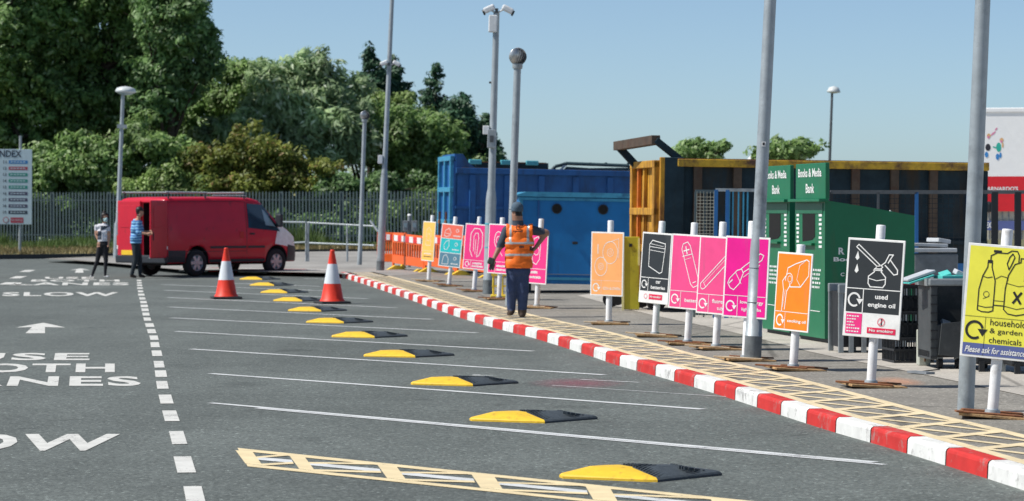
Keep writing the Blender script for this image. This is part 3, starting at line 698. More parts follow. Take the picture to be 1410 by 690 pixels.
# ------------------------------------------------------------------ lamp and camera poles
def pole_root(name, bx, by, z, top, label, cat, group):
    base = G(bx, by, z); s = F/base.y; lean = math.atan((top[0]-bx)/(by-top[1]))
    e = empty(name, base, 0, lean); tag(e, label, cat, group); return e, s
def shaft(e, s, segs, mt='galv', band=True):
    """segs: list of (z, radius)"""
    b = MB(); b.lathe([(r, z) for z, r in segs], mt, n=28); b.build('shaft', e)
PG = 'steel poles along the pavement'
e, s = pole_root('lamp_pole', 1329.5, 567, ZP, (1352,0), 'thick grey steel pole behind the yellow chemicals sign', 'pole', PG)
shaft(e, s, [(0,.064),(6.2,.052)]); b = MB(); b.box((.0,-.062,.75), (.07,.01,.42), 'galv'); b.build('access_door', e)
b = MB(); b.cyl((0,0,6.2),(0,0,6.3),.05,.04,'galv_dark'); b.lathe([(.02,6.28),(.26,6.33),(.22,6.42),(.05,6.46)], 'lamp_head'); b.build('lamp_head', e)
e, s = pole_root('lamp_pole', 1036, 497.5, ZP, (1060,0), 'grey steel pole with wider lower half beside the magenta sign', 'pole', PG)
shaft(e, s, [(0,.086),(.30,.086),(.301,.083),(1.12,.080),(1.22,.077),(1.30,.066),(6.8,.056)])
b = MB(); b.lathe([(.0885,.02),(.0885,.26)], 'galv_mid', n=28); b.build('painted_foot', e)
b = MB(); b.lathe([(.085,.60),(.085,.606)], 'galv_dark', n=24); b.lathe([(.083,.95),(.083,.956)], 'galv_dark', n=24); b.build('strap', e)
b = MB(); b.box((-.0,-.064,2.22), (.04,.006,.05), 'sign_white'); b.box((0,-.068,2.222), (.02,.003,.025), 's_black'); b.build('number_plate', e)
b = MB(); b.lathe([(.02,6.8),(.26,6.85),(.22,6.94),(.05,6.98)], 'lamp_head'); b.build('lamp_head', e)
def cctv(e, z, sc_=1.0, drop=False):
    b = MB(); b.box((0,0,z), (.07*sc_,.16*sc_,.10*sc_), 'galv_dark'); b.tube([(-.14*sc_,0,z+.02), (0,0,z-.05), (.18*sc_,0,z+.05)], .02*sc_, 'cam_white'); b.build('camera_bracket', e)
    for x, rt in ((-.16, -.45), (.24, .45)):
        b = MB(); T = Matrix.Translation((x*sc_, -.04, z+.03)) @ Matrix.Rotation(rt, 4, 'Y')
        b.box((0,0,0), (.26*sc_,.14*sc_,.13*sc_), 'cam_white', T=T, bev=.03); c = b.build('camera_housing', e)
        b = MB(); b.cyl((math.copysign(.12, x)*sc_,0,-.02), (math.copysign(.16, x)*sc_,0,-.02), .065*sc_, .06*sc_, 's_black', T=T); b.build('lens', c)
e, s = pole_root('camera_pole', 672.5, 405, ZP, (684,8), 'camera pole nearest the man in orange, cameras at its top', 'pole', 'tall poles carrying security cameras')
shaft(e, s, [(0,.105),(.32,.105),(.33,.10),(1.72,.098),(1.86,.085),(1.95,.070),(5.20,.056)])
b = MB(); b.lathe([(.108,.0),(.108,.26)], 'galv_mid'); b.lathe([(.103,.85),(.103,.87)], 'teal_paint'); b.lathe([(.103,1.28),(.103,1.31)], 'teal_paint'); b.build('band', e)
b = MB(); b.box((-.13,-.02,3.02), (.12,.12,.16), 'cam_white', bev=.01); b.box((-.02,-.09,2.86), (.16,.06,.34), 'galv', bev=.01); b.box((-.02,-.125,2.86), (.07,.01,.12), 'galv_dark'); b.build('junction_box', e)
b = MB(); b.box((-.06,-.03,4.98), (.16,.14,.32), 'cam_white', bev=.02); b.cyl((-.10,0,3.9),(-.06,0,3.9),.02,.02,'galv_dark'); b.build('control_box', e)
cctv(e, 5.22, .85)
e, s = pole_root('camera_pole', 523.5, 372.5, ZP, (540,0), 'very tall camera pole left of the orange barriers', 'pole', 'tall poles carrying security cameras')
shaft(e, s, [(0,.10),(.30,.10),(2.30,.094),(2.50,.082),(2.62,.066),(8.2,.050)])
b = MB(); b.lathe([(.104,0),(.104,.24)], 'galv_mid'); b.build('painted_foot', e)
b = MB(); b.box((-.12,-.03,2.85), (.12,.10,.22), 'cam_white', bev=.01); b.build('junction_box', e)
cctv(e, 5.30, .8)
def cowl_pole(bx, by, z, top, r, R_, label):
    e, s = pole_root('vent_pole', bx, by, z, top, label, 'vent pole', 'steel vent pipes with round cowls'); h = (by-top[1])/s
    shaft(e, s, [(0,r*1.12),(.4,r*1.1),(.42,r),(h-R_*1.0,r*.95)])
    b = MB(); b.lathe([(r*1.25,h-R_*1.35),(r*1.35,h-R_*1.2),(r*1.35,h-R_*.8)], 'galv', n=24); b.build('collar', e)
    b = MB(); n = 22
    # rotating ball cowl: curved vanes around a sphere
    for i in range(n):
        pts = []; 
        for k in range(9):
            t = -1.25+2.5*k/8; a = 2*PI*i/n+.35*math.sin(t)
            for da, rr in ((0, R_), (.24, R_*.86)): pts.append((rr*math.cos(t)*math.cos(a+da), rr*math.cos(t)*math.sin(a+da), h+rr*math.sin(t)))
        b.add(pts, [(2*k, 2*k+1, 2*k+3, 2*k+2) for k in range(8)], 'cowl', True)
    b.lathe([(R_*.35,h+R_*.93),(R_*.2,h+R_*1.0),(.005,h+R_*1.03)], 'cowl', n=20); b.lathe([(.02,h-R_*.9),(R_*.7,h-R_*.4),(R_*.7,h+R_*.4),(.02,h+R_*.9)], 'galv_dark', n=20)
    b.build('cowl', e)
cowl_pole(701.5, 421, ZP, (713,78), .062, .145, 'grey vent pole beside the man, ball cowl above the blue skips')
cowl_pole(495, 365, ZP, (502.5,159), .060, .135, 'slim grey vent pole with ball cowl in front of the trees')
def mush(bx, by, z, top, r, hw, label, grp='street lamps with flat mushroom heads'):
    e, s = pole_root('street_lamp', bx, by, z, top, label, 'street lamp', grp); h = (by-top[1])/s
    shaft(e, s, [(0,r*1.5),(h*.20,r*1.5),(h*.22,r),(h-.12,r*.75)])
    b = MB(); hh = hw*.30; c = (hw*.25,0,0)
    b.lathe([(hw*.30,h-.14),(hw*.95,h-.10),(hw,h-.06),(hw*.86,h+hh*.35),(hw*.5,h+hh*.8),(.01,h+hh)], 'lamp_head', c=c, n=28)
    lh = b.build('lamp_head', e); b = MB(); b.lathe([(.01,h-.19),(hw*.55,h-.17),(hw*.8,h-.115)], 'glass_pale', c=c); b.build('diffuser', lh)
    return e, h
e, h = mush(160.5, 355, .15, (170,123), .075, .33, 'grey street lamp standing left of the red van')
b = MB(); b.box((.02,-.06,h*.78), (.30,.10,.12), 'galv'); b.build('bracket', e)
base = D(1138, 340, 118); e = empty('street_lamp', (base.x, 118, ZP), 0, .035); tag(e, 'distant slim street lamp rising behind the long dark container', 'street lamp', 'street lamps with flat mushroom heads')
ht = D(1145,125,118).z-ZP
b = MB(); b.lathe([(.07,0),(.05,ht-.1)], 'galv_dark'); b.build('shaft', e)
b = MB(); b.lathe([(.08,ht-.10),(.27,ht-.06),(.28,ht-.02),(.2,ht+.14),(.01,ht+.20)], 'lamp_head', c=(.06,0,0)); b.build('lamp_head', e)

# ------------------------------------------------------------------ index board
base = G(27, 353, 0); base.z = 0.13; s = F/base.y
e = empty('index_board', base, 0, .008); tag(e, 'pale blue index board on steel posts at the far left edge', 'sign board')
Wb = 1.62; x1 = (43.5-27)/s; x0 = x1-Wb; z1 = (353-209.5)/s-.13+.1; z0 = (353-314)/s
for xx in (0.0, x0+.25):
    b = MB(); b.cyl((xx,.05,0), (xx,.05,(353-192)/s), .055, .05, 'galv'); b.build('post', e)
b = MB(); b.box(((x0+x1)/2,0,(z0+z1)/2), (Wb,.03,z1-z0), 'i_board', bev=.006)
def IP(px, py): return ((px-27)/s, (353-py)/s)
def irect(xa, ya, xb, yb, m, l=1):
    a, c = IP(xa, ya), IP(xb, yb); b.add([(a[0],-.016-.003*l,a[1]),(c[0],-.016-.003*l,a[1]),(c[0],-.016-.003*l,c[1]),(a[0],-.016-.003*l,c[1])], [(0,1,2,3)], m)
def itext(t, xa, ya, xb, yb, m, l=2, bold=.02):
    vs, fs, _ = textmesh(t, bold); a, c = IP(xa, yb), IP(xb, ya)
    b.add([(a[0]+u*(c[0]-a[0]), -.016-.003*l, a[1]+v*(c[1]-a[1])) for u, v in vs], fs, m)
itext('INDEX', -4, 212.2, 29, 221.5, 'i_ink')
cols = ['i_blue','i_red','i_green','i_green','i_green','i_dark','i_dark','i_dark','i_ink']
for i, cc in enumerate(cols):
    y = 226+i*8.65; irect(11.5, y, 37.5, y+4.4, cc); itext(str(11+i), 4, y+.3, 8.5, y+4.2, 'i_ink')
    for k in range(5): irect(14+k*4.3, y+1.5, 14+k*4.3+3, y+2.9, 'i_board', 2)
irect(14.5, 304.5, 32, 312, 'i_red'); itext('No smoking', 16, 306.5, 30.5, 310, 'i_board', 2, .0); 
b.add([(*([(p[0]), -.020, p[1]]),) for p in [IP(8+4.2*math.cos(t*PI/6), 308+4.2*math.sin(t*PI/6)) for t in range(12)]], [list(range(12))], 'i_red')
b.add([(*([(p[0]), -.023, p[1]]),) for p in [IP(8+3.2*math.cos(t*PI/6), 308+3.2*math.sin(t*PI/6)) for t in range(12)]], [list(range(12))], 'i_board')
b.build('board', e, fixn=False)

# ------------------------------------------------------------------ speed bumps
def bump_proto():
    e = empty('speed_bump', (0,0,0)); Hh = .068
    def half(sg, mt, name):
        b = MB()
        sk = lambda x, y: (x-.24*(y+.40)*(1-abs(x)/.515), y)
        outer = [sk(*p) for p in [(0,-.40),(sg*.05,-.37),(sg*.515,-.05),(sg*.515,.05),(sg*.05,.37),(0,.40)]]
        top = [sk(*p) for p in [(0,-.08),(sg*.12,-.08),(sg*.27,-.03),(sg*.27,.03),(sg*.12,.08),(0,.08)]]
        rim = .014
        vs = [(x,y,0) for x,y in outer]+[(x,y,rim) for x,y in outer]+[(x*.97,y*.93,rim+.012) for x,y in outer]+[(x,y,Hh-.004) for x,y in [(a[0]*1.04,a[1]*1.3) for a in top]]+[(x,y,Hh) for x,y in top]
        n = 6; fs = []
        for L in range(4):
            for i in range(n-1): fs.append((L*n+i, L*n+i+1, (L+1)*n+i+1, (L+1)*n+i))
        fs.append([4*n+i for i in range(n)]); fs.append([L*n for L in range(5)]+[L*n+n-1 for L in range(4,-1,-1)])
        b.add(vs, fs, mt)
        # studs / grip ribs
        def zat(x, y):
            # height of sloped front
            x = x+.24*(y+.4)*.8; t = min(1, max(0, (.38-abs(y)-abs(x)*.70)/.29)) if abs(x) < .28 else min(1, max(0, (.515-abs(x))/.245-abs(y)*.6)); return rim+.006+(Hh-rim-.006)*t
        if mt == 'bump_black':
            for i in range(17):
                x = sg*(.015+i*.028)
                for k in range(14):
                    y = -.36+k*.032
                    if zat(x-.24*(y+.4), y) > rim+.010 and abs(y) < .39-abs(x)*.66: b.box((x-.24*(y+.4), y, zat(x-.24*(y+.4),y)), (.013,.018,.020), mt)
        for x, y in ((sg*.16,-.16),(sg*.33,-.08)): b.cyl((x,y,zat(x,y)-.01), (x,y,zat(x,y)+.006), .013, .011, 'rust' if mt == 'bump_yellow' else 'black_rubber', 10)
        b.build(name, e)
    half(-1, 'bump_yellow', 'yellow_half'); half(1, 'bump_black', 'black_half')
    return e
bumps = [((770,658),(889,664.5),(995,655.5),'nearest, beside the cream ladder marking'),((646,580),(739,586),(823,577),'second nearest'),((565,530),(640,533.5),(714,528),'third nearest, with a white mark on its black half'),
 ((500,491),(560,495),(626,490),'fourth from the front'),((455,465),(508,468),(562,463),'fifth from the front'),((421,444.5),(465,447.5),(514,444),'sixth from the front'),((396,428.5),(438,431.5),(478,428),'seventh from the front, left of the right cone'),
 ((375,415),(412,418),(448,414),'eighth from the front, level with the cones'),((358,403.5),(391,406),(425,403),'ninth from the front, past the cones'),((343,393.5),(372,395.5),(405,393),'tenth from the front'),((330,385),(356,387),(386,385),'farthest, beside the van wheels')]
proto = bump_proto(); tag(proto, '', 'speed bump', 'speed bumps in a row across the bays')
for i, (l, mid, r_, lab) in enumerate(bumps):
    a, c, m_ = G(*l), G(*r_), G(*mid); cen = (a+c)/2; cen.y = (a.y+c.y)/2+.04; yaw = math.atan2(c.y-a.y, c.x-a.x); yaw = max(min(yaw, R(16)), R(2)); yaw = R(12)
    sx = (c.x-a.x)/1.03
    lbl = 'yellow and black speed bump, '+lab
    o = proto if i == 0 else copy_thing(proto, (0,0,0))
    o.location = (cen.x, cen.y, .0); o.rotation_euler = (0, 0, yaw); o.scale = (max(.9, min(1.25, sx)), 1, 1); o['label'] = lbl
    if i == 2:
        b = MB(); b.add([(.06,-.02,.0),(.10,.06,.0),(.16,.05,.0),(.15,.0,.0),(.27,-.06,.0),(.25,-.085,0),(.12,-.035,.0)], [[0,1,2,3,4,5,6]], 'sign_white'); q = b.build('white_mark', o, fixn=False); q.location = (0,0,.083)  # flat white polygon laid over the black half

# ------------------------------------------------------------------ traffic cones
def cone_proto():
    e = empty('traffic_cone', (0,0,0))
    b = MB(); b.box((0,0,.022), (.54,.54,.044), 'black_rubber', bev=.012)
    for sx in (-1,1):
        for sy in (-1,1): b.box((sx*.22,sy*.22,.012), (.10,.10,.02), 'black_rubber')
    b.build('base', e)
    def rr(z): return .205+( .035-.205)*(z-.045)/(.95-.045)
    b = MB(); b.lathe([(.225,.045),(.215,.07),(rr(.09),.09),(rr(.36),.36)], 'cone_red'); b.build('cone_body', e); b = MB(); b.lathe([(rr(.70),.70),(rr(.93),.93),(.040,.935),(.034,.955),(.02,.955)], 'cone_red'); b.build('cone_tip', e)
    b = MB(); b.lathe([(rr(.36)+.002,.355),(rr(.70)+.002,.705)], 'cone_white'); b.build('reflective_sleeve', e)
    return e
cp = cone_proto(); cp.location = G(311.5, 411.5); cp.rotation_euler = (0,0,R(12)); tag(cp, 'red and white traffic cone standing left, in front of the van', 'traffic cone', 'traffic cones in the bays')
c2 = copy_thing(cp, G(457.5, 418), (R(.5),0,R(20)), 'red and white traffic cone standing right, near the striped kerb')
bd = [G(311.5,411.5), G(457.5,418)]

# ------------------------------------------------------------------ van
def make_van():
    A = R(47); org = Vector((-8.50, 70.9, 0)); e1 = Vector((math.cos(A), math.sin(A), 0)); e2 = Vector((-math.sin(A), math.cos(A), 0))
    e = empty('parked_van', org+e2*.985, A); tag(e, 'red panel van with white front wing and one rear door swung open', 'van')
    prof = [(0,1.90),(.04,1.95),(.15,1.975),(1.0,1.985),(2.4,1.99),(3.1,1.975),(3.32,1.93),(3.46,1.85),(3.75,1.58),(4.02,1.34),(4.12,1.28),(4.35,1.18),(4.58,1.02),(4.70,.86),(4.78,.66),(4.80,.50)]
    def T(x):
        for (a, za), (c, zc) in zip(prof[:-1], prof[1:]):
            if a <= x <= c: return za+(zc-za)*(x-a)/(c-a)
        return prof[-1][1]
    def hw(x, z):
        w_ = .985
        if z > 1.12: w_ -= .115*((z-1.12)/.86)**1.15
        if z < .50: w_ -= .04*(.50-z)/.2
        if x > 4.1: w_ *= 1-.20*((x-4.1)/.70)**2
        if x < .08: w_ *= 1-.02*(1-x/.08)
        return w_
    fr = [0,.10,.28,.42,.56,.70,.82,.91,.965,.99,1]
    xs = sorted(set([p[0] for p in prof]+[.5+i*.25 for i in range(11)]+[4.22,4.48,4.65]))
    b = MB(); rings = []; ZB = .34
    for x in xs:
        t = T(x); ring = []
        for f in fr:
            z = ZB+(t-ZB)*f; w_ = hw(x, z)
            if f > .95: w_ -= {.965:.015,.99:.06,1:.16}[f]
            ring.append((x, -w_, z))
        ring += [(x, 0, t+.015)]
        ring += [(p[0], -p[1], p[2]) for p in ring[:-1][::-1]]
        rings.append(ring)
    n = len(rings[0]); vs = [p for r_ in rings for p in r_]; fs = []
    for k in range(len(xs)-1):
        for i in range(n-1): fs.append((k*n+i, (k+1)*n+i, (k+1)*n+i+1, k*n+i+1))
        fs.append((k*n, k*n+n-1, (k+1)*n+n-1, (k+1)*n))
    fs.append(list(range(n))); fs.append([(len(xs)-1)*n+i for i in range(n)][::-1])
    b.add(vs, fs, 'van_red', True)
    body = b.build('body', e)
    body.data.materials.append(M['van_inner'])
    # cut wheel arches and the rear opening
    def cutter(mb):
        c = mb.build('cut'); return c
    cuts = []
    for x in (1.03, 3.92):
        for sy in (-1, 1):
            mb = MB(); mb.cyl((x, sy*1.2, .36), (x, sy*.66, .36), .415, .415, 'van_inner', 32); cuts.append(cutter(mb))
    mb = MB(); mb.box((.7, -.46, 1.17), (2.8, .84, 1.34), 'van_inner'); cuts.append(cutter(mb))
    for c in cuts:
        c.parent = e; mo = body.modifiers.new('b', 'BOOLEAN'); mo.operation = 'DIFFERENCE'; mo.object = c; mo.solver = 'EXACT'; mo.material_mode = 'TRANSFER'
    bpy.context.view_layer.update(); dg = bpy.context.evaluated_depsgraph_get(); me = bpy.data.meshes.new_from_object(body.evaluated_get(dg))
    body.modifiers.clear(); body.data = me
    for c in cuts: bpy.data.objects.remove(c)
    def patch(name, quads, mt, sides=(-1,1), off=.006, par=e, nn=8):
        """quads of (x,z) corners laid on the side skin"""
        b = MB()
        for sy in sides:
            for q in quads:
                P = []
                for i in range(nn+1):
                    for j in range(nn+1):
                        u, v = i/nn, j/nn; a = [q[0][k]*(1-u)*(1-v)+q[1][k]*u*(1-v)+q[2][k]*u*v+q[3][k]*(1-u)*v for k in (0,1)]
                        z = a[1]; P.append((a[0], sy*(hw(a[0], z)+off), z))
                b.add(P, [(i*(nn+1)+j, (i+1)*(nn+1)+j, (i+1)*(nn+1)+j+1, i*(nn+1)+j+1) for i in range(nn) for j in range(nn)], mt, True)
        return b.build(name, par)
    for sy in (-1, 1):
        wn = patch('side_window', [[(2.87,1.21),(4.02,1.12),(3.45,1.80),(2.87,1.83)]], 'glass_dark', (sy,), .012)
        patch('quarter_light', [[(3.50,1.28),(3.86,1.24),(3.46,1.66),(3.40,1.68)]], 'glass_pale', (sy,), .017, wn)
        patch('front_wing', [[(3.84,.80),(4.74,.68),(4.66,.97),(3.98,1.31)]], 'van_white', (sy,), .008)
        patch('seam', [[(2.80,.42),(2.815,.42),(2.815,1.86),(2.80,1.86)],[(.02,.62),(2.8,.62),(2.8,.632),(.02,.632)],[(3.90,.85),(3.912,.85),(3.99,1.20),(3.978,1.20)],[(.05,1.86),(2.8,1.88),(2.8,1.888),(.05,1.868)]], 'van_dark', (sy,), .004)
        patch('lower_shade_patch', [[(.01,.36),(.60,.36),(.60,.66),(.01,.66)]], 'van_dark', (sy,), .010)  # dark colour laid on as shade, low between rear wheel and corner
        patch('sill', [[(1.46,.35),(3.48,.35),(3.48,.43),(1.46,.43)]], 'van_dark', (sy,), .010)
    for sy in (-1, 1):
        patch('rub_strip', [[(1.48,.70),(2.78,.70),(2.78,.76),(1.48,.76)],[(2.84,.70),(3.46,.70),(3.46,.76),(2.84,.76)]], 'van_dark', (sy,), .012)
    patch('fuel_flap', [[(2.55,.95),(2.70,.95),(2.70,1.12),(2.55,1.12)]], 'lamp_red', (-1,), .008)
    dh = MB(); dh.box((3.0,-1.0,1.06), (.16,.03,.04), 'van_dark', bev=.01); dh.build('door_handle', e)
    b = MB()
    # windscreen and bonnet
    P = []
    for i in range(7):
        x = 3.44+(4.04-3.44)*i/6
        for j in range(9): y = -1+2*j/8; P.append((x+.006, y*(hw(x, T(x))-.17), T(x)+.020))
    b.add(P, [(i*9+j, (i+1)*9+j, (i+1)*9+j+1, i*9+j+1) for i in range(6) for j in range(8)], 'glass_dark', True); b.build('windscreen', e)
    b = MB(); b.box((4.62,0,.50), (.40,1.56,.30), 'van_dark', bev=.08); b.build('front_bumper', e)
    patch('bumper_end', [[(4.30,.36),(4.79,.36),(4.77,.72),(4.34,.78)]], 'van_dark', (-1,1), .012)
    for sy in (-1,1):
        b = MB(); b.box((4.60, sy*.68, .92), (.24,.24,.20), 'lamp_clear', rot=Euler((0,.5,0)), bev=.04); b.build('headlight', e)
    # mirror
    for sy in (-1,1):
        b = MB(); b.box((3.90, sy*1.10, 1.40), (.12,.20,.34), 'van_dark', bev=.04); b.box((3.92, sy*1.0, 1.28), (.05,.14,.05), 'van_dark'); b.build('wing_mirror', e)
    # wheels
    for x in (1.03, 3.92):
        for sy in (-1, 1):
            w_ = empty('wheel', (x, sy*.87, .345)); w_.parent = e
            b = MB(); T4 = Matrix.Rotation(PI/2, 4, 'X')
            b.lathe([(.20,-.10),(.31,-.10),(.335,-.08),(.343,-.04),(.343,.04),(.335,.08),(.31,.10),(.20,.10)], 'tyre', n=36, T=T4, cap=False); b.build('tyre', w_)
            b = MB(); b.lathe([(.205,-.06),(.205,.06)], 'van_dark', n=32, T=T4)
            b.cyl((0,-.062,0),(0,.062,0),.20,.20,'scrap_grey',24)
            for k in range(6):
                a = k*PI/3; b.box((.115*math.cos(a), sy*.085, .115*math.sin(a)), (.15,.02,.085), 'rim', rot=Euler((0,-a,0)), bev=.008)
            b.lathe([(.185,.075),(.205,.095),(.212,.075)], 'rim', n=32, cap=False, T=Matrix.Rotation(PI/2 if sy < 0 else -PI/2, 4, 'X')); b.cyl((0,sy*.06,0),(0,sy*.10,0),.06,.05,'rim'); b.build('rim', w_)
    # rear: closed left door
    def door(y0, y1, hinge_y, ang, name):
        d = empty(name, (-.012, hinge_y, 0), ang); d.parent = e
        ya, yb = y0-hinge_y, y1-hinge_y
        b = MB(); b.box((-.03, (ya+yb)/2, 1.19), (.06, abs(yb-ya), 1.42), 'van_red', bev=.03); b.build('door_panel', d)
        b = MB(); b.box((-.064, (ya+yb)/2, 1.50), (.012, abs(yb-ya)*.72, .55), 'van_red', bev=.005); b.build('window_blank', d)
        b = MB(); b.box((-.064, ya+(yb-ya)*.88, 1.02), (.02,.03,.20), 'van_dark', bev=.005); b.build('handle', d)
        b = MB(); b.box((.010, (ya+yb)/2, .49), (.03, abs(yb-ya)*.96, .02), 'scrap_white'); b.box((.010, ya+(yb-ya)*.02, 1.19), (.03,.02,1.38), 'wood_pale'); b.build('seal', d)
        return d
    dl = door(.90, .012, .90, 0, 'rear_door'); dr = door(-.90, -.012, -.90, R(110), 'rear_door'); tag(dr, 'rear door swung fully open')
    b = MB(); b.box((-.078,.46,.60), (.012,.52,.12), 'plate_yellow'); b.build('number_plate', dl, loc=(0,-.90,0))
    b = MB(); b.box((-.03,0,.44), (.12,1.94,.20), 'van_dark', bev=.03); b.build('rear_bumper', e)
    for sy in (-1,1):
        b = MB(); b.box((-.012, sy*.935, .88), (.05,.07,.30), 'lamp_red', bev=.01); b.box((-.014, sy*.935, .73), (.05,.07,.10), 'lamp_clear', bev=.01); b.build('tail_light', e)
    # roof rack
    b = MB(); 
    for x in (.15, 1.45, 2.85): b.tube([(x,-.85,2.10),(x,.85,2.10)], .022, 'scrap_grey'); b.cyl((x,-.83,1.93),(x,-.83,2.11),.02,.02,'van_dark'); b.cyl((x,.83,1.93),(x,.83,2.11),.02,.02,'van_dark')
    b.tube([(.05,-.84,2.11),(1.5,-.84,2.10)], .018, 'scrap_white'); b.tube([(1.7,-.84,2.03),(2.9,-.84,2.03)], .012, 'scrap_white'); b.tube([(.05,.84,2.11),(3.0,.84,2.11)], .018, 'scrap_white'); b.build('roof_rack', e)
    # floor pan / chassis
    b = MB(); b.box((2.2,0,.36), (4.0,1.30,.16), 'van_inner'); b.cyl((1.03,-.8,.345),(1.03,.8,.345),.05,.05,'van_inner'); b.build('chassis', e)
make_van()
for o in list(bpy.data.objects):
    if o.name == 'parked_van':
        o.scale = (.925, 1, 1)
        for c in bpy.data.objects:
            if c.parent == o and c.name.startswith('wheel'): c.scale = (1/.925, 1, 1)

# ------------------------------------------------------------------ people
def person(name, base, yaw, caps, matf, label, voxel=.013):
    """caps: list of (p0,r0,p1,r1[,flat]) tapered limbs merged into one skin"""
    bm = bmesh.new()
    for c in caps:
        p0, r0, p1, r1 = Vector(c[0]), c[1], Vector(c[2]), c[3]; fl = c[4] if len(c) > 4 else 1.0
        d = p1-p0; L = max(d.length, 1e-4); q = d.to_track_quat('Z', 'Y') if d.length > 1e-4 else Euler((0,0,0)).to_quaternion()
        rings = []; n = 14
        stn = [(-r0*.999, .05)]+[(-r0*math.sin(t), r0*math.cos(t)) for t in (1.1, .7, .35)]+[(0, r0), (L, r1)]+[(L+r1*math.sin(t), r1*math.cos(t)) for t in (.35, .7, 1.1)]+[(L+r1*.999, .05)]
        stn[0] = (-r0, .002); stn[-1] = (L+r1, .002)
        for z, rr in stn:
            ring = []
            for i in range(n):
                a = 2*PI*i/n; v = q @ Vector((rr*math.cos(a), rr*math.sin(a), z)); v = v+p0
                if fl != 1.0: v.y = p0.y+(v.y-p0.y)*fl if abs(d.y) < .2*L else v.y
                ring.append(bm.verts.new(v))
            rings.append(ring)
        for a, c_ in zip(rings[:-1], rings[1:]):
            for i in range(n): bm.faces.new((a[i], a[(i+1) % n], c_[(i+1) % n], c_[i]))
        bm.faces.new(rings[0][::-1]); bm.faces.new(rings[-1])
    bmesh.ops.recalc_face_normals(bm, faces=bm.faces)
    me = bpy.data.meshes.new('body'); bm.to_mesh(me); bm.free()
    tmp = bpy.data.objects.new('tmp', me); COL.objects.link(tmp); mo = tmp.modifiers.new('r', 'REMESH'); mo.mode = 'VOXEL'; mo.voxel_size = voxel
    sm = tmp.modifiers.new('s', 'SMOOTH'); sm.iterations = 2; sm.factor = .5
    bpy.context.view_layer.update(); dg = bpy.context.evaluated_depsgraph_get(); me2 = bpy.data.meshes.new_from_object(tmp.evaluated_get(dg)); bpy.data.objects.remove(tmp)
    names = []
    for p in me2.polygons:
        m_ = matf(p.center)
        if m_ not in names: names.append(m_); 
        p.use_smooth = True
    me2.materials.clear()
    for m_ in names: me2.materials.append(M[m_])
    for p in me2.polygons: p.material_index = names.index(matf(p.center))
    e = empty(name, base, yaw); o = bpy.data.objects.new('body', me2); COL.objects.link(o); o.parent = e
    tag(e, label, 'person'); return e, me2
def hand(caps, wrist, dirv, side, r=.009):
    """palm + four fingers + thumb, lightly curled"""
    w_ = Vector(wrist); d = Vector(dirv).normalized(); sd = Vector(side).normalized(); nrm = d.cross(sd)
    caps.append((w_, .026, w_+d*.075, .034, 1))
    for i, (o, l) in enumerate(((-.030,.070),(-.010,.082),(.010,.076),(.030,.060))):
        a = w_+d*.085+sd*o; m_ = a+d*l*.5+nrm*.006; t = m_+d*l*.35+nrm*.025
        caps.append((a, r, m_, r*.95)); caps.append((m_, r*.95, t, r*.8))
    a = w_+d*.02-sd*.028; m_ = a+d*.03-sd*.03; caps.append((a, r*1.2, m_, r*1.05)); caps.append((m_, r*1.05, m_+d*.035+nrm*.012, r*.9))
def shell(name, parent, me, test, off, mt, matf=None):
    """clothing layer: copy of the body surface pushed outwards where test() holds"""
    bm = bmesh.new(); bm.from_mesh(me); bm.normal_update()
    bmesh.ops.delete(bm, geom=[f for f in bm.faces if not test(f.calc_center_median())], context='FACES')
    for v in bm.verts: v.co = v.co+v.normal*off
    m2 = bpy.data.meshes.new(name); bm.to_mesh(m2); bm.free(); m2.materials.clear()
    names = []
    for p in m2.polygons:
        q = matf(p.center) if matf else mt
        if q not in names: names.append(q)
    for q in names: m2.materials.append(M[q])
    for p in m2.polygons: p.material_index = names.index(matf(p.center) if matf else mt); p.use_smooth = True
    o = bpy.data.objects.new(name, m2); COL.objects.link(o); o.parent = parent
    so = o.modifiers.new('t', 'SOLIDIFY'); so.thickness = .006; so.offset = 1
    return o
def head(caps, c, face, r=.078):
    """face: unit vector the face looks along (local)"""
    c = Vector(c); f = Vector(face).normalized(); sd = f.cross(Vector((0,0,1))); up = Vector((0,0,1))
    caps += [(c+up*.045-f*.008, r*1.0, c-up*.02+f*.0, r*.92), (c-up*.05+f*.022, .052, c-up*.07+f*.035, .042)]
    caps += [(c+f*.078+up*.012, .009, c+f*.094-up*.022, .014)]           # nose
    for s_ in (-1,1): caps.append((c+sd*s_*.076+up*.012-f*.008, .014, c+sd*s_*.076-up*.018-f*.004, .011))   # ears
    caps += [(c+f*.070+up*.028-sd*.03, .014, c+f*.070+up*.028+sd*.03, .014)]  # brow
    caps += [(c+f*.074-up*.048-sd*.018, .010, c+f*.074-up*.048+sd*.018, .010)]  # lips
def features(e, c, f):
    c = Vector(c); f = Vector(f).normalized(); sd = f.cross(Vector((0,0,1))); up = Vector((0,0,1))
    for s_ in (-1,1):
        b = MB(); p = c+f*.072+sd*s_*.031+up*.008; b.lathe([(.002,-.011),(.009,-.007),(.012,0),(.009,.007),(.002,.011)], 'shirt_white' if 'shirt_white' in M else 'sign_white', c=p, n=10); b.build('eye', e)

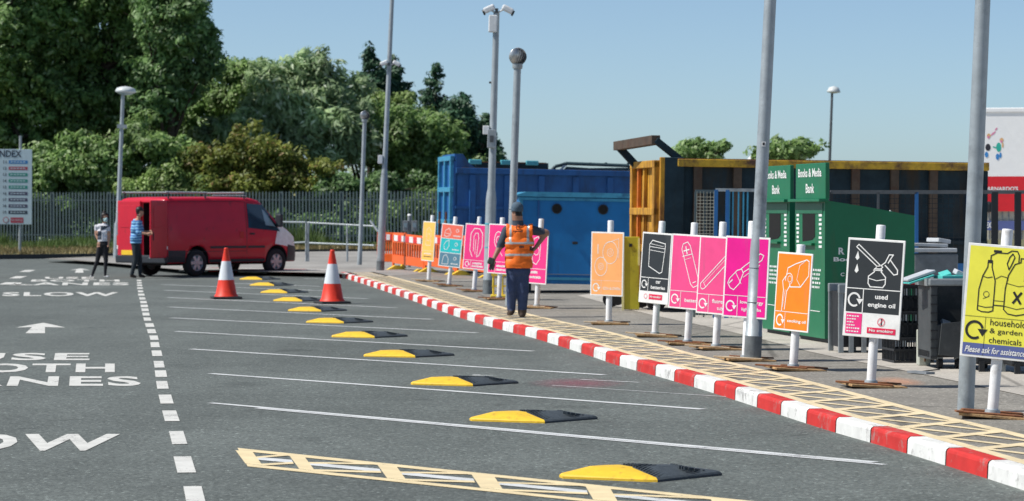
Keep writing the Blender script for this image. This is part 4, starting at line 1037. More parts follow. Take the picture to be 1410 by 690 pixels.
# --- man in orange vest (seen from behind)
S = F/G(712,437,ZP).y
def V(px, py, y=0): return Vector(((px-711.5)/S, y, (437-py)/S))
caps = []
shL, shR = V(697,316.5,0), V(733,316,.0); hipL, hipR = V(706,372), V(719,372)
caps += [(V(714,312), .080, V(713,302), .074), (V(712.3,303), .074, V(712,296), .080)]                              # neck
caps += [(V(705,321), .095, V(722,321), .095), (V(706,335), .120, V(722,335), .120), (V(707,350), .115, V(720,350), .115), (V(707,364), .120, V(720,364), .120), (V(713.5,322), .11, V(713.5,360), .125), (V(708,373), .125, V(719,373), .125)]
caps += [(shL+Vector((.01,0,-.01)), .072, V(689.5,337,-.02), .062), (V(689.5,337,-.02), .050, V(680.5,355.5,-.10), .030)]
hand(caps, V(680.5,356,-.105), (-.30,-.35,-.85), (-.5,.85,0))
caps += [(shR+Vector((-.01,0,-.01)), .070, V(751.5,321,.06), .058), (V(752.5,320.5,.06), .043, V(737.5,341,.02), .030)]
hand(caps, V(737,342,.02), (-.75,-.1,-.55), (0,1,.1))
caps += [(V(707.5,374), .108, V(704.3,401,-.03), .080), (V(704.3,401,-.03), .076, V(704,426,.02), .062), (V(718.5,374), .112, V(720.3,403,-.01), .084), (V(720.3,403,-.01), .080, V(719,430,.0), .064)]
caps += [(V(703.8,430,.02), .048, V(701.5,432,.14), .040), (V(719,433,.0), .050, V(720,434.2,-.0)+Vector((0,.14,0)), .040), (V(703.8,430,-.02), .044, V(703,431,.06), .040), (V(719,434,-.03), .046, V(719.5,434.2,.06), .044)]
hc = V(711.8,290.5); fd = (-.55, .83, -.1); head(caps, hc, fd, .079)
def mf(c):
    px, py = c.x*S+711.5, 437-c.z*S
    if py > 427: return 'boots'
    if py > 367.5 and 695 < px < 733 and not (px < 700 and py < 380 and c.x < -.16): return 'navy_cloth'
    if 303.5 < py < 312 and px > 699: return 'grey_navy'
    if py < 309 and px > 699: return 'hair' if (286 < py < 297.5 and px > 709.5) else 'skin_dark'
    if px < 699:
        if py > 341: return 'skin_dark'
        return 'grey_navy'
    if px > 731:
        if px > 750 and py < 324: return 'skin_dark'
        if py > 322+ (752-px)*.2: return 'skin_dark'
        return 'grey_navy'
    return 'grey_navy'
e, me = person('person', G(711.5,437,ZP), 0, caps, mf, 'man in orange vest seen from behind, one hand on his hip')
def vtest(c):
    px, py = c.x*S+711.5, 437-c.z*S
    return 310.5 < py < 369.5 and 697.5 < px < 733.5 and not (px > 727.5 and py > 338 and c.x > .17 and py < 346)
def vm(c):
    px, py = c.x*S+711.5, 437-c.z*S
    if 333.3 < py < 336.2 or 349.2 < py < 352.3: return 'reflective'
    if py < 334 and (701.5 < px < 704.5 or 725.5 < px < 728.5): return 'reflective'
    return 'vest_orange'
shell('hi_vis_vest', e, me, vtest, .022, 'vest_orange', vm)
def ctest(c):
    px, py = c.x*S+711.5, 437-c.z*S; return py < 291.5 and 700 < px < 724
cp_ = shell('cap', e, me, ctest, .006, 'cap_blue')
b = MB(); p = hc+Vector((-.028,.078,.012)); b.box(p+Vector((-.02,.05,.012)), (.14,.10,.012), 'cap_blue', rz=R(20), bev=.004); b.build('cap_peak', cp_)
b = MB()   # printed badge and words across the back of the vest
def vtext(t, xa, ya, xb, yb, y=-.172):
    vs, fs, _ = textmesh(t, .01); P0 = V(xa, yb); P1 = V(xb, ya); b.add([(P0.x+u*(P1.x-P0.x), y, P0.z+v*(P1.z-P0.z)) for u, v in vs], fs, 's_black')
for k in range(9): 
    x = 707+k*1.5; q = V(x,318.5); b.box((q.x,-.128,q.z), (.011,.004,.016+.006*(k%3)), 's_dark')
q = V(713.5,313.5); b.arc = None
for k in range(10):
    a = k*PI/5; b.box((q.x+.028*math.cos(a), -.118, q.z+.028*math.sin(a)), (.015,.004,.012), 's_dark', rot=Euler((0,-a,0)))
for k in range(3): q = V(716+k*2.2,339.8); b.box((q.x,-.150,q.z), (.017,.004,.030), 's_dark')
b.build('back_print', e)
b = MB(); g0 = V(677,362,-.16)
for k in range(4): b.box(g0+Vector((-.02+.018*k, 0, -.03-.01*(k%2))), (.018,.03,.13), 'glove', rot=Euler((.1,.25,.2*k)), bev=.006)
b.box(g0+Vector((-.01,0,.03)), (.09,.05,.10), 'glove', rot=Euler((0,.3,0)), bev=.015)
tag(b.build('work_gloves', None, loc=G(711.5,437,ZP)), 'dark work gloves held in the left hand of the man in orange', 'gloves')

# --- man in blue shirt at the van door, side on, facing right
S2 = F/69.8; base2 = Vector(((187-705)/S2, 69.8, 0)); BY = 290+1.65*S2
def V2(px, py, y=0): return Vector(((px-187)/S2, y, (BY-py)/S2))
o_ = BY-382
caps = [(V2(190.5,302), .050, V2(191.5,297), .050), (V2(188.5,307), .105, V2(188,307,.14), .105), (V2(187.5,316), .125, V2(187.5,316,.13), .120), (V2(186.5,328), .120, V2(186.5,328,.13), .120), (V2(188,307,.07), .12, V2(186.5,333,.07), .125), (V2(186,336,.0), .105, V2(186,336,.13), .105)]
caps += [(V2(190.5,307,-.06), .056, V2(191.5,320.5,-.13), .045), (V2(191.5,320.5,-.13), .040, V2(203,322,-.14), .027)]; hand(caps, V2(203,322,-.14), (1,.0,.12), (0,.1,1))
caps += [(V2(190.5,307,.22), .055, V2(193.5,319,.25), .045), (V2(193.5,319,.25), .038, V2(200,319.5,.22), .026)]; hand(caps, V2(200,319.5,.22), (1,-.1,.1), (0,.1,1))
caps += [(V2(186.5,338,-.01), .098, V2(187,358,-.04), .068), (V2(187,358,-.04), .064, V2(181.5,378,-.03), .044), (V2(187,338,.14), .098, V2(191,358,.16), .068), (V2(191,358,.16), .062, V2(191.5,378,.18), .044)]
caps += [(V2(181,380), .040, V2(186.5,381,-.03), .034), (V2(191.5,380,.18), .040, V2(197,381,.17), .034)]
hc = V2(192,292,.07); head(caps, hc, (.93,.35,0))
def mf2(c):
    px, py = c.x*S2+187, BY-c.z*S2
    if py > 378.5: return 'boots'
    if py < 303.5 and px > 186: return 'hair' if (py < 289.5 or (px < 191.5 and py < 298)) else 'skin'
    if py > 334: return 'dark_jean'
    if px > 196: return 'skin'
    return 'shirt_blue'
e, me = person('person', base2, 0, caps, mf2, 'man in blue patterned shirt reaching for the open van door')
shell('hair', e, me, lambda c: (BY-c.z*S2) < 290.5+max(0, 192.5-(c.x*S2+187))*1.2 and (BY-c.z*S2) < 299, .012, 'hair')
shell('shirt', e, me, lambda c: 304.5 < (BY-c.z*S2) < 335.5 and (c.x*S2+187) < 195.5, .010, 'shirt_blue')

# --- woman walking left of the van
base3 = Vector(((138-705)/S2, 69.8, 0))
def V3(px, py, y=0): return Vector(((px-138)/S2, y, (BY-py)/S2))
caps = [(V3(143.5,308), .042, V3(144,304), .042), (V3(137,312), .070, V3(146,312.5), .070), (V3(138.5,320), .095, V3(145,320), .090), (V3(139.5,328), .085, V3(144.5,328), .085), (V3(141,314), .085, V3(141.5,333), .095), (V3(138.5,337), .095, V3(144,337), .095)]
caps += [(V3(132.5,312), .046, V3(132.5,324), .036), (V3(132.5,324), .033, V3(136.5,332,-.06), .024)]; hand(caps, V3(136.8,332.6,-.06), (.2,-.1,-.95), (.9,.3,0))
caps += [(V3(149,313), .046, V3(150.5,325), .036), (V3(150.5,325), .033, V3(149.5,336,-.03), .024)]; hand(caps, V3(149.5,336.5,-.03), (-.1,-.1,-.95), (0,1,0))
caps += [(V3(138,339), .088, V3(134,359), .054), (V3(134,359), .052, V3(127.2,377,.05), .034), (V3(144.5,339), .088, V3(146,359,-.03), .054), (V3(146,359,-.03), .052, V3(145,377,-.04), .034)]
caps += [(V3(126.5,379,.06), .032, V3(126,380.4,-.07), .028), (V3(144.5,380,-.03), .032, V3(149.5,380.6,-.09), .028)]
hc = V3(144.3,299.8); head(caps, hc, (.6,-.8,0), .074)
def mf3(c):
    px, py = c.x*S2+138, BY-c.z*S2
    if py > 379.8: return 'shoe_white'
    if py > 377.5: return 'black_cloth'
    if py < 307 and px > 139: return 'skin'
    if py > 340 or (py > 332.5 and 133.5 < px < 148.6 and not (px < 138.6 and c.y < -.05)): return 'black_cloth'
    if (px < 135 and py > 317.5) or (px > 148 and py > 318): return 'skin'
    if py > 333: return 'skin'
    if (px-139)*.55+ (py-312) < 6.5 and px > 139 and py > 311 : return 'grey_navy'
    if px < 140.5 and 318 < py < 330: return 'grey_navy'
    return 'top_white'
e, me = person('person', base3, 0, caps, mf3, 'woman in white top, black trousers and face mask walking')
fdir = Vector((.6,-.8,0))
shell('hair', e, me, lambda c: (BY-c.z*S2) < 305 and ((c-hc).dot(fdir) < .018 or (BY-c.z*S2) < 296.2), .016, 'hair')
shell('face_mask', e, me, lambda c: (c-hc).dot(fdir) > .028 and hc.z-.095 < c.z < hc.z-.008, .006, 'mask')
b = MB(); b.lathe([(.004,-.05),(.03,-.03),(.04,0),(.03,.03),(.004,.05)], 'hair', c=hc+Vector((-.02,.03,.135)), n=12); b.build('hair_bun', e)

# ------------------------------------------------------------------ palisade fence
fa, fb = Vector(((-80-705)/31.3, 126.5, .15)), Vector((0.6, 116.5, .15))
e = empty('palisade_fence', fa, math.atan2(fb.y-fa.y, fb.x-fa.x)); L_ = (fb-fa).length; tag(e, 'grey steel palisade fence in front of the tall trees', 'fence')
pb = MB(); n = int(L_/.155)
for i in range(n):
    x = i*.155; hh = 2.32+random.uniform(-.012,.012)
    pb.prism([(x-.034,.05),(x+.034,.05),(x+.034,hh-.07),(x+.012,hh-.02),(x,hh),(x-.012,hh-.02),(x-.034,hh-.07)], 'y', -.012, .0, 'fence_steel')
o = pb.build('pales', e); o['kind'] = 'stuff'
b = MB()
for z in (.45, 1.95): b.box((L_/2, .03, z), (L_, .05, .05), 'fence_steel')
b.build('rails', e)
x = 0
while x < L_:
    b = MB(); b.box((x, .06, 1.15), (.10, .06, 2.30), 'fence_steel'); b.build('post', e); x += 2.75

# guard rail
e = empty('guard_rail', G(428,360,ZP), 0); tag(e, 'low grey tubular guard rail between the van and the camera pole', 'railing')
o0 = G(428,360,ZP)
def RL(px, py, Y): return D(px, py, Y)-o0
b = MB(); Y1, Y2 = 88.0, 84.6
for pts in ([(386,305.5),(421,306)], [(423.5,306.5),(515,311.5)], [(386,335),(421,333.5)], [(423.5,334.5),(515,338)]):
    b.tube([RL(*pts[0], 87.5), RL(*pts[1], 86.0)], .026, 'galv', 10)
b.build('rail', e)
for px, pt, pbm in ((386,305.5,358),(421,306,359.5),(423.7,306.5,359.5),(477.5,309.5,362)):
    g = G(px, pbm, ZP); Yg = 86.6; b = MB(); t = RL(px+.6, pt, Yg); b.cyl((t.x, t.y, 0), t, .03, .03, 'galv', 10); b.build('rail_post', e)
b = MB(); b.tube([RL(509.5,303.5,85), RL(520.5,318.5,85)], .03, 'cam_white'); b.build('raised_bar', e)

# meter boxes behind the barriers
g = G(563,368,ZP); s = F/g.y; e = empty('meter_post', g); tag(e, 'pair of pale grey meter boxes on a post behind the orange barriers', 'meter box')
b = MB(); b.cyl((0,0,0), (0.02,0,1.40), .055, .055, 'bin_galv'); b.lathe([(.06,1.40),(.05,1.44),(.01,1.45)], 'cam_white', c=(.02,0,0)); b.build('post', e)
for x in (-.085,.155):
    b = MB(); b.box((x,-.08,1.12), (.15,.12,.30), 'bin_galv', bev=.01); b.box((x,-.145,1.14), (.09,.01,.12), 'glass_pale'); b.build('meter_box', e)

# ------------------------------------------------------------------ orange pedestrian barriers
def barrier_proto(Lb=2.0):
    e = empty('pedestrian_barrier', (0,0,0))
    b = MB(); b.box((Lb/2,0,.93), (Lb,.05,.06), 'barrier_orange', bev=.01); b.box((Lb/2,0,.28), (Lb,.045,.22), 'barrier_orange', bev=.01); b.box((Lb/2,0,.74), (Lb,.04,.04), 'barrier_orange')
    for x in (.03, Lb-.03): b.box((x,0,.52), (.07,.05,.88), 'barrier_orange', bev=.01)
    b.build('frame', e)
    b = MB(); k = 12
    for i in range(k): b.box((.16+i*(Lb-.32)/(k-1),0,.56), (.055,.03,.36), 'barrier_orange')
    b.build('bars', e)
    b = MB()
    for i in range(7): b.box((.14+(i+.5)*(Lb-.28)/7,-.028,.835), ((Lb-.28)/7-.004,.012,.15), 'barrier_red' if i % 2 else 'barrier_white')
    b.build('reflective_strip', e)
    for x in (.25, Lb-.25):
        b = MB(); b.prism([(-.28,0),(.28,0),(.06,.12),(-.06,.12)], 'x', x-.05, x+.05, 'foot_yellow'); b.build('foot', e)
    return e
pb_ = barrier_proto(); g = G(541,369.5,ZP); pts = [(541,371),(585,374.5),(629,378.5),(676,383)]
P = [G(*q, ZP) for q in pts]
labs = ['orange barrier panel with red and white strip left of the amber sign','orange barrier panel between the amber and three panel signs','orange barrier panel behind the pink clip sign','orange barrier panel turned side on next to the tall camera pole']
for i in range(3):
    o = pb_ if i == 0 else copy_thing(pb_, (0,0,0)); d = P[i+1]-P[i]; o.location = P[i]; o.rotation_euler = (0,.02,math.atan2(d.y, d.x)); o.scale = (d.length/2.03, 1, 1); tag(o, labs[i], 'barrier', 'orange pedestrian barriers')
o = copy_thing(pb_, G(519,369,ZP)); o.rotation_euler = (0,.02,R(-18)); o.scale = (.42,1,1); o['label'] = labs[3]
b = MB(); b.box((0,0,.04), (.42,.5,.05), 'foot_yellow', bev=.01); 
for x in (-.16,.0,.16): b.cyl((x,-.1,.05),(x,-.1,.42),.018,.018,'foot_yellow')
b.box((0,-.1,.42), (.40,.04,.05), 'foot_yellow'); b.box((0,-.1,.22), (.38,.03,.03), 'foot_yellow')
tag(b.build('cable_stand', None, loc=G(692,411,ZP)), 'small yellow metal stand behind the half hidden pink sign', 'stand')

# ------------------------------------------------------------------ containers
LN = .018
def cont_root(name, px, py, a, label, cat, lean=LN):
    g = G(px, py, ZP+.005); e = empty(name, g, a, lean); tag(e, label, cat); return e, F/g.y
# back blue roll-on container
e, s = cont_root('waste_container', 625, 376, R(9), 'large dark blue waste container with ribbed sides behind the signs', 'container')
Lc, Wc, Hc = 7.6, 2.35, 2.52
b = MB(); b.box((Lc/2,.03,.12+Hc/2), (Lc,.06,Hc-.24), 'blue_cont'); b.box((Lc/2,Wc,.12+Hc/2), (Lc,.06,Hc-.24), 'blue_cont'); b.box((Lc,Wc/2,.12+Hc/2), (.06,Wc-.1,Hc-.24), 'blue_cont'); b.box((Lc/2,Wc/2,.30), (Lc-.1,Wc-.1,.08), 'blue_cont'); b.build('side_panel', e)
for i in range(9):
    b = MB(); b.box((.42+i*.86,-.035,Hc/2+.06), (.15,.07,Hc-.30), 'blue_cont', bev=.01); b.build('rib', e)
b = MB(); b.box((Lc/2,-.03,Hc), (Lc,.14,.14), 'blue_cont', bev=.01); b.box((Lc/2-.1,-.02,Hc+.075), (Lc-.5,.10,.012), 'rust'); b.box((Lc/2,Wc,Hc), (Lc,.14,.14), 'blue_cont'); b.build('top_rail', e)
b = MB(); b.box((Lc/2,-.03,1.62), (Lc,.05,.07), 'blue_cont'); b.box((Lc/2,-.03,.92), (Lc,.05,.07), 'blue_cont'); b.box((Lc/2,-.03,.22), (Lc,.12,.16), 'blue_cont'); b.build('side_rail', e)
b = MB(); b.box((0,Wc/2,1.45), (.10,Wc,2.6), 'blue_cont'); b.build('end_door', e)
b = MB()
for y in (.10,Wc/2,Wc-.10): b.box((-.09,y,1.5), (.09,.14,2.75), 'blue_trim', bev=.01)
for z in (.30,1.25,2.05,2.82): b.box((-.09,Wc/2,z), (.10,Wc,.12), 'blue_trim' , bev=.01)
b.build('end_frame', e)
b = MB()
for y in (.5,1.7): b.box((-.15,y,.9), (.05,.05,1.2), 'rust'); b.box((-.15,y,1.25), (.06,.30,.08), 'rust')
b.build('door_catch', e)
b = MB(); b.prism([(0,2.45),(0,2.92),(.16,2.94),(.34,2.70),(.62,2.50),(.70,2.45)], 'y', -.03, .06, 'blue_cont'); b.prism([(0,2.45),(0,2.92),(.16,2.94),(.70,2.45)], 'y', Wc-.06, Wc+.03, 'blue_cont'); b.box((.02,Wc/2,2.86), (.10,Wc,.14), 'blue_cont'); b.build('end_gusset', e)
# rear container rim with teal patches
e, s = cont_root('waste_container', 655, 368, R(9), 'dark container with teal patched rim showing over the blue one', 'container')
b = MB(); b.box((1.0,.4,1.40), (2.0,.10,2.6), 'cont_dark'); b.box((1.0,1.6,1.40), (2.0,.10,2.6), 'cont_dark'); b.build('side_panel', e)
b = MB(); b.box((1.0,.36,2.78), (2.0,.14,.16), 'cont_dark', bev=.01); b.box((1.0,1.6,2.78), (2.0,.14,.16), 'cont_dark'); b.box((1.0,.30,2.86), (1.9,.02,.03), 'rust'); b.build('top_rail', e)
b = MB()
for x in (-.02,.85,1.55): b.box((x,.33,2.86), (.34,.16,.13), 'teal_paint', bev=.02)
b.build('lifting_lug', e)
# front blue skip with two round holes
e, s = cont_root('recycling_skip', 713, 403.5, R(4), 'bright blue closed skip with two round black holes in front', 'skip')
Lc, Wc, Hc = 2.9, 1.9, 1.80
b = MB(); b.box((Lc/2,Wc/2,.18+(Hc-.18)/2), (Lc,Wc,Hc-.18), 'blue_skip', bev=.02); b.build('skip_body', e)
b = MB(); b.prism([(-.05,Hc),(Lc+.05,Hc),(Lc+.05,Hc+.03),(Lc-.1,Hc+.09),(.12,Hc+.09),(-.05,Hc+.03)], 'y', -.05, Wc+.05, 'blue_trim'); b.build('lid', e)
b = MB(); b.box((Lc/2,-.02,.28), (Lc,.05,.05), 'blue_trim'); b.box((Lc/2,-.012,.36), (Lc,.024,.012), 'scrap_grey'); b.box((Lc/2,-.02,Hc-.04), (Lc+.04,.05,.05), 'blue_trim'); b.box((.03,-.015,1.0),(.07,.04,1.5),'blue_trim',bev=.01); b.box((.36,-.012,1.0),(.03,.024,1.5),'blue_cont'); b.build('trim', e)
for px in (764,828):
    x = (px-713)/s+.01; z = (403.5-286.5)/s
    b = MB(); b.cyl((x,-.035,z),(x,.0,z),.095,.095,'fence_black',28); o = b.build('round_hole', e); b = MB(); b.cyl((x,-.040,z),(x,-.034,z),.075,.075,'black_hole',28); b.build('hole_lining', o)
b = MB(); b.box((1.05,-.03,.95), (.10,.04,.05), 'fence_black', bev=.01); b.build('catch', e)
for x in (.2, 2.6):
    b = MB(); b.box((x,Wc/2,.09), (.12,Wc-.3,.18), 'cont_dark'); b.build('skid', e)
# load on the back container
g = D(812, 241, 74.5); b = MB(); L2 = 2.05
b.tube([(-1.0,0,.10),(-.9,.0,.22),(-.72,0,.26),(-.62,.0,.30),(1.02,0,.24),(1.06,0,.0)], .045, 'tarp_dark', 8)
b.prism([(-.88,-.05),(-.60,.22),(.0,.18),(1.0,.19),(.98,.02),(.3,.0)], 'y', 0, .9, 'tarp_dark'); b.prism([(.2,-.04),(.90,.12),(.98,-.02)], 'y', -.05, .0, 'scrap_white'); b.prism([(-.98,-.05),(-.68,.25),(-.60,.25),(-.88,-.05)], 'y', -.04, .0, 'scrap_white')
for x in (-.62,.02,.42,1.0): b.box((x,0,.28), (.06,.06,.09), 'tarp_dark')
b.tube([(-1.05,0,-.08),(-1.04,0,.08),(-.98,0,.16),(-.88,0,.17)], .03, 'tarp_dark')
tag(b.build('folded_frame', None, loc=g), 'dark bundle of pipes and sheeting piled on the blue container', 'scrap load')
# yellow ended roll-on container
e, s = cont_root('waste_container', 911, 430, R(8), 'long dark steel container with rusty yellow end and top rail', 'container', .012)
Lc, Wc, Hc = 5.05, 2.0, 2.24
b = MB(); b.box((Lc/2,.03,.15+(Hc-.15)/2), (Lc,.06,Hc-.16), 'cont_dark'); b.box((Lc/2,Wc,.15+(Hc-.15)/2), (Lc,.06,Hc-.16), 'cont_dark'); b.box((Lc,Wc/2,1.2), (.06,Wc-.1,2.0), 'cont_dark'); b.box((Lc/2,Wc/2,.25), (Lc-.1,Wc-.1,.08), 'cont_dark'); b.build('side_panel', e)
b = MB(); b.box((Lc/2+.10,-.05,Hc+.02), (Lc-.2,.13,.115), 'yellow_rail', bev=.012); b.box((Lc/2+.1,Wc,Hc+.02), (Lc-.2,.13,.115), 'yellow_rail'); b.box((Lc/2+.1,-.05,Hc+.082), (Lc-.2,.11,.012), 'rust'); b.build('top_rail', e)
for x in [.47+.612*i for i in range(8)]:
    b = MB(); b.box((x+.05,-.035,Hc/2+.10), (.13,.07,Hc-.25), 'cont_rib', bev=.01); b.build('rib', e)
b = MB(); b.box((Lc/2,-.03,.22), (Lc,.14,.16), 'cont_dark'); b.box((Lc/2,-.04,1.10), (Lc,.05,.06), 'cont_dark'); b.build('side_rail', e)
b = MB(); b.box((.15,-.05,Hc/2+.15), (.30,.09,Hc-.1), 'cont_dark', bev=.01); b.box((-.03,-.05,Hc/2+.2), (.07,.09,Hc-.2), 'yellow_cont', bev=.01); b.build('corner_post', e)
b = MB(); b.box((-.03,Wc/2,1.30), (.05,Wc,1.95), 'yellow_cont'); b.build('end_door', e)
b = MB()
for z in (.95,1.52,2.24): b.box((-.10,Wc/2,z), (.10,Wc,.11), 'yellow_cont', bev=.01)
for y in (.08,Wc-.08): b.box((-.10,y,1.6), (.09,.16,1.35), 'yellow_cont', bev=.01)
b.box((-.09,Wc-.50,1.6), (.05,.10,1.3), 'orange_rust'); b.box((-.09,Wc/2,1.6), (.05,.08,1.3), 'yellow_cont'); b.build('end_frame', e)
b = MB()
for y in (.35,.8,1.3,1.7): b.box((-.08,y,.55), (.06,.28,.55), random.choice(['rust','yellow_cont']))
b.box((-.1,Wc/2,.30), (.12,Wc,.14), 'rust'); b.box((-.12,Wc-.3,.75), (.10,.12,.30), 'rust'); b.build('lower_door', e)
for y in (.35,Wc-.35):
    b = MB(); b.cyl((-.02,y-.06,.16), (-.02,y+.06,.16), .15, .15, 'tyre', 20); b.build('roller', e)
# tilted frame lid on top
b = MB(); 
def bar(p, q, w_, t_, m_):
    p, q = Vector(p), Vector(q); d = q-p; T4 = Matrix.Translation((p+q)/2) @ d.to_track_quat('X', 'Z').to_matrix().to_4x4(); b.box((0,0,0), (d.length, w_, t_), m_, T=T4, bev=.008)
bar((.30,.05,2.28), (-.12,.05,2.60), .12, .10, 'cont_dark'); bar((-.08,1.75,2.22), (-.38,1.75,2.53), .12, .11, 'cont_dark'); bar((-.12,.0,2.60), (-.38,1.85,2.54), .14, .14, 'cont_rib'); bar((.30,.05,2.29), (-.05,1.75,2.25), .12, .08, 'cont_dark')
b.build('raised_frame', e)

# yellow steel box by peach sign
g = G(868,427,ZP+.005); s = F/g.y; e = empty('steel_locker', g, 0, .004); tag(e, 'tall narrow olive yellow steel box right of the peach sign', 'locker')
b = MB(); b.box((.02,.1,.57), (.235,.20,1.12), 'yellow_sheet', bev=.008); b.build('box_body', e)
b = MB(); b.box((-.115,.0,.57), (.035,.03,1.14), 'yellow_edge'); b.box((.128,.0,.90), (.03,.02,.42), 'yellow_edge'); b.build('flange', e)
b = MB(); b.box((.0,-.006,1.0), (.05,.012,.05), 's_black', bev=.01); b.build('lock', e)
g = G(841,423,ZP+.005); b = MB(); b.cyl((0,-.04,.13),(0,.04,.13),.13,.13,'tyre',24); b.cyl((0,-.05,.13),(0,.05,.13),.06,.06,'rust',16); b.cyl((.10,-.1,.13),(.10,.1,.13),.10,.10,'tyre',20)
tag(b.build('castor_wheel', None, loc=g), 'black wheel on the ground behind the peach sign post', 'wheel')

# mesh cages in front of the dark container
g = G(955,442,ZP+.005); g = D(955,442,41.3); g.z = ZP+.005; s = F/41.3; Hm = (290-263.5)/s+1.65-g.z
e = empty('wire_cage', g, 0, .012); tag(e, 'grey wire mesh cage standing behind the pink battery sign', 'cage')
b = MB(); Wm = 28/s
b.box((Wm/2,0,Hm), (Wm,.03,.05), 'fence_steel'); b.box((.01,0,Hm/2), (.035,.035,Hm), 'fence_steel'); b.box((Wm,0,Hm/2), (.035,.035,Hm), 'fence_steel'); b.box((Wm/2,0,.05), (Wm,.03,.04), 'fence_steel'); b.box((Wm*.5,.0,Hm/2), (.02,.02,Hm), 'fence_steel'); b.build('frame', e)
b = MB()
for k in range(34): b.box((Wm/2,-.01,Hm-.08-k*.048), (Wm,.008,.010), 'truck_beige')
for k in range(6): b.box((Wm*(k+.5)/6,-.015,Hm/2), (.006,.006,Hm), 'truck_beige')
b.build('mesh', e)
g = D(983,442,41.0); g.z = ZP+.005; e = empty('steel_gate', g, 0, .012); tag(e, 'blue barred steel gate between the wire cage and lamp pole', 'gate')
Wm = 60/s; Hg = Hm+.02
b = MB(); b.box((Wm/2,0,Hg), (Wm,.03,.045), 'galv'); 
for x in (.01,.17,Wm): b.box((x,0,Hg/2), (.05,.04,Hg), 'fence_blue')
b.build('frame', e)
b = MB()
for x in (.20,.25,.33,.40,.46): b.box((x,0,Hg/2), (.022,.02,Hg), 'blue_trim')
b.build('bar', e); b = MB(); b.box((.50,-.03,Hg-.75), (.05,.02,.22), 'scrap_white', rot=Euler((0,.4,0))); b.box((.45,-.03,Hg-.85), (.07,.02,.06), 'scrap_white'); b.build('gate_latch', e)

# fence behind the bins (right)
Yf = 38.2; s = F/Yf; zt = 1.65+(290-264.5)/s
g = D(1143,470,Yf); g.z = ZP+.005; e = empty('steel_fence', g, R(1.0), 0); tag(e, 'dark steel mesh fence with blue posts behind green banks and bins', 'fence')
Hh = zt-g.z; Wf = 340/s
b = MB(); b.box((Wf/2,0,Hh), (Wf,.05,.05), 'galv_dark'); b.box((Wf/2,0,.10), (Wf,.04,.05), 'fence_black'); b.build('top_rail', e)
for px, w_, m_ in ((1144,.05,'fence_black'),(1209,.03,'galv_dark'),(1262,.045,'fence_blue'),(1334,.06,'fence_blue'),(1370,.085,'fence_black'),(1402,.085,'fence_black'),(1450,.085,'fence_black')):
    b = MB(); b.box(((px-1143)/s,0,Hh/2), (w_,.05,Hh), m_); b.build('post', e)
b = MB()
for k in range(24): b.box(((1335-1143)/s/2,.03,.2+k*.065), ((1335-1143)/s,.006,.008), 'fence_black')
for k in range(26): b.box((k*.072,.035,Hh/2), (.006,.006,Hh), 'fence_black')
b.build('mesh', e)
b = MB(); b.box(((1300-1143)/s,-.02,.62), (74/s,.03,.42), 'fence_blue'); b.build('kick_panel', e)
b = MB(); b.box(((1205-1143)/s, .30, .62), (120/s,.02,1.2), 'cont_dark'); b.build('back_sheet', e)

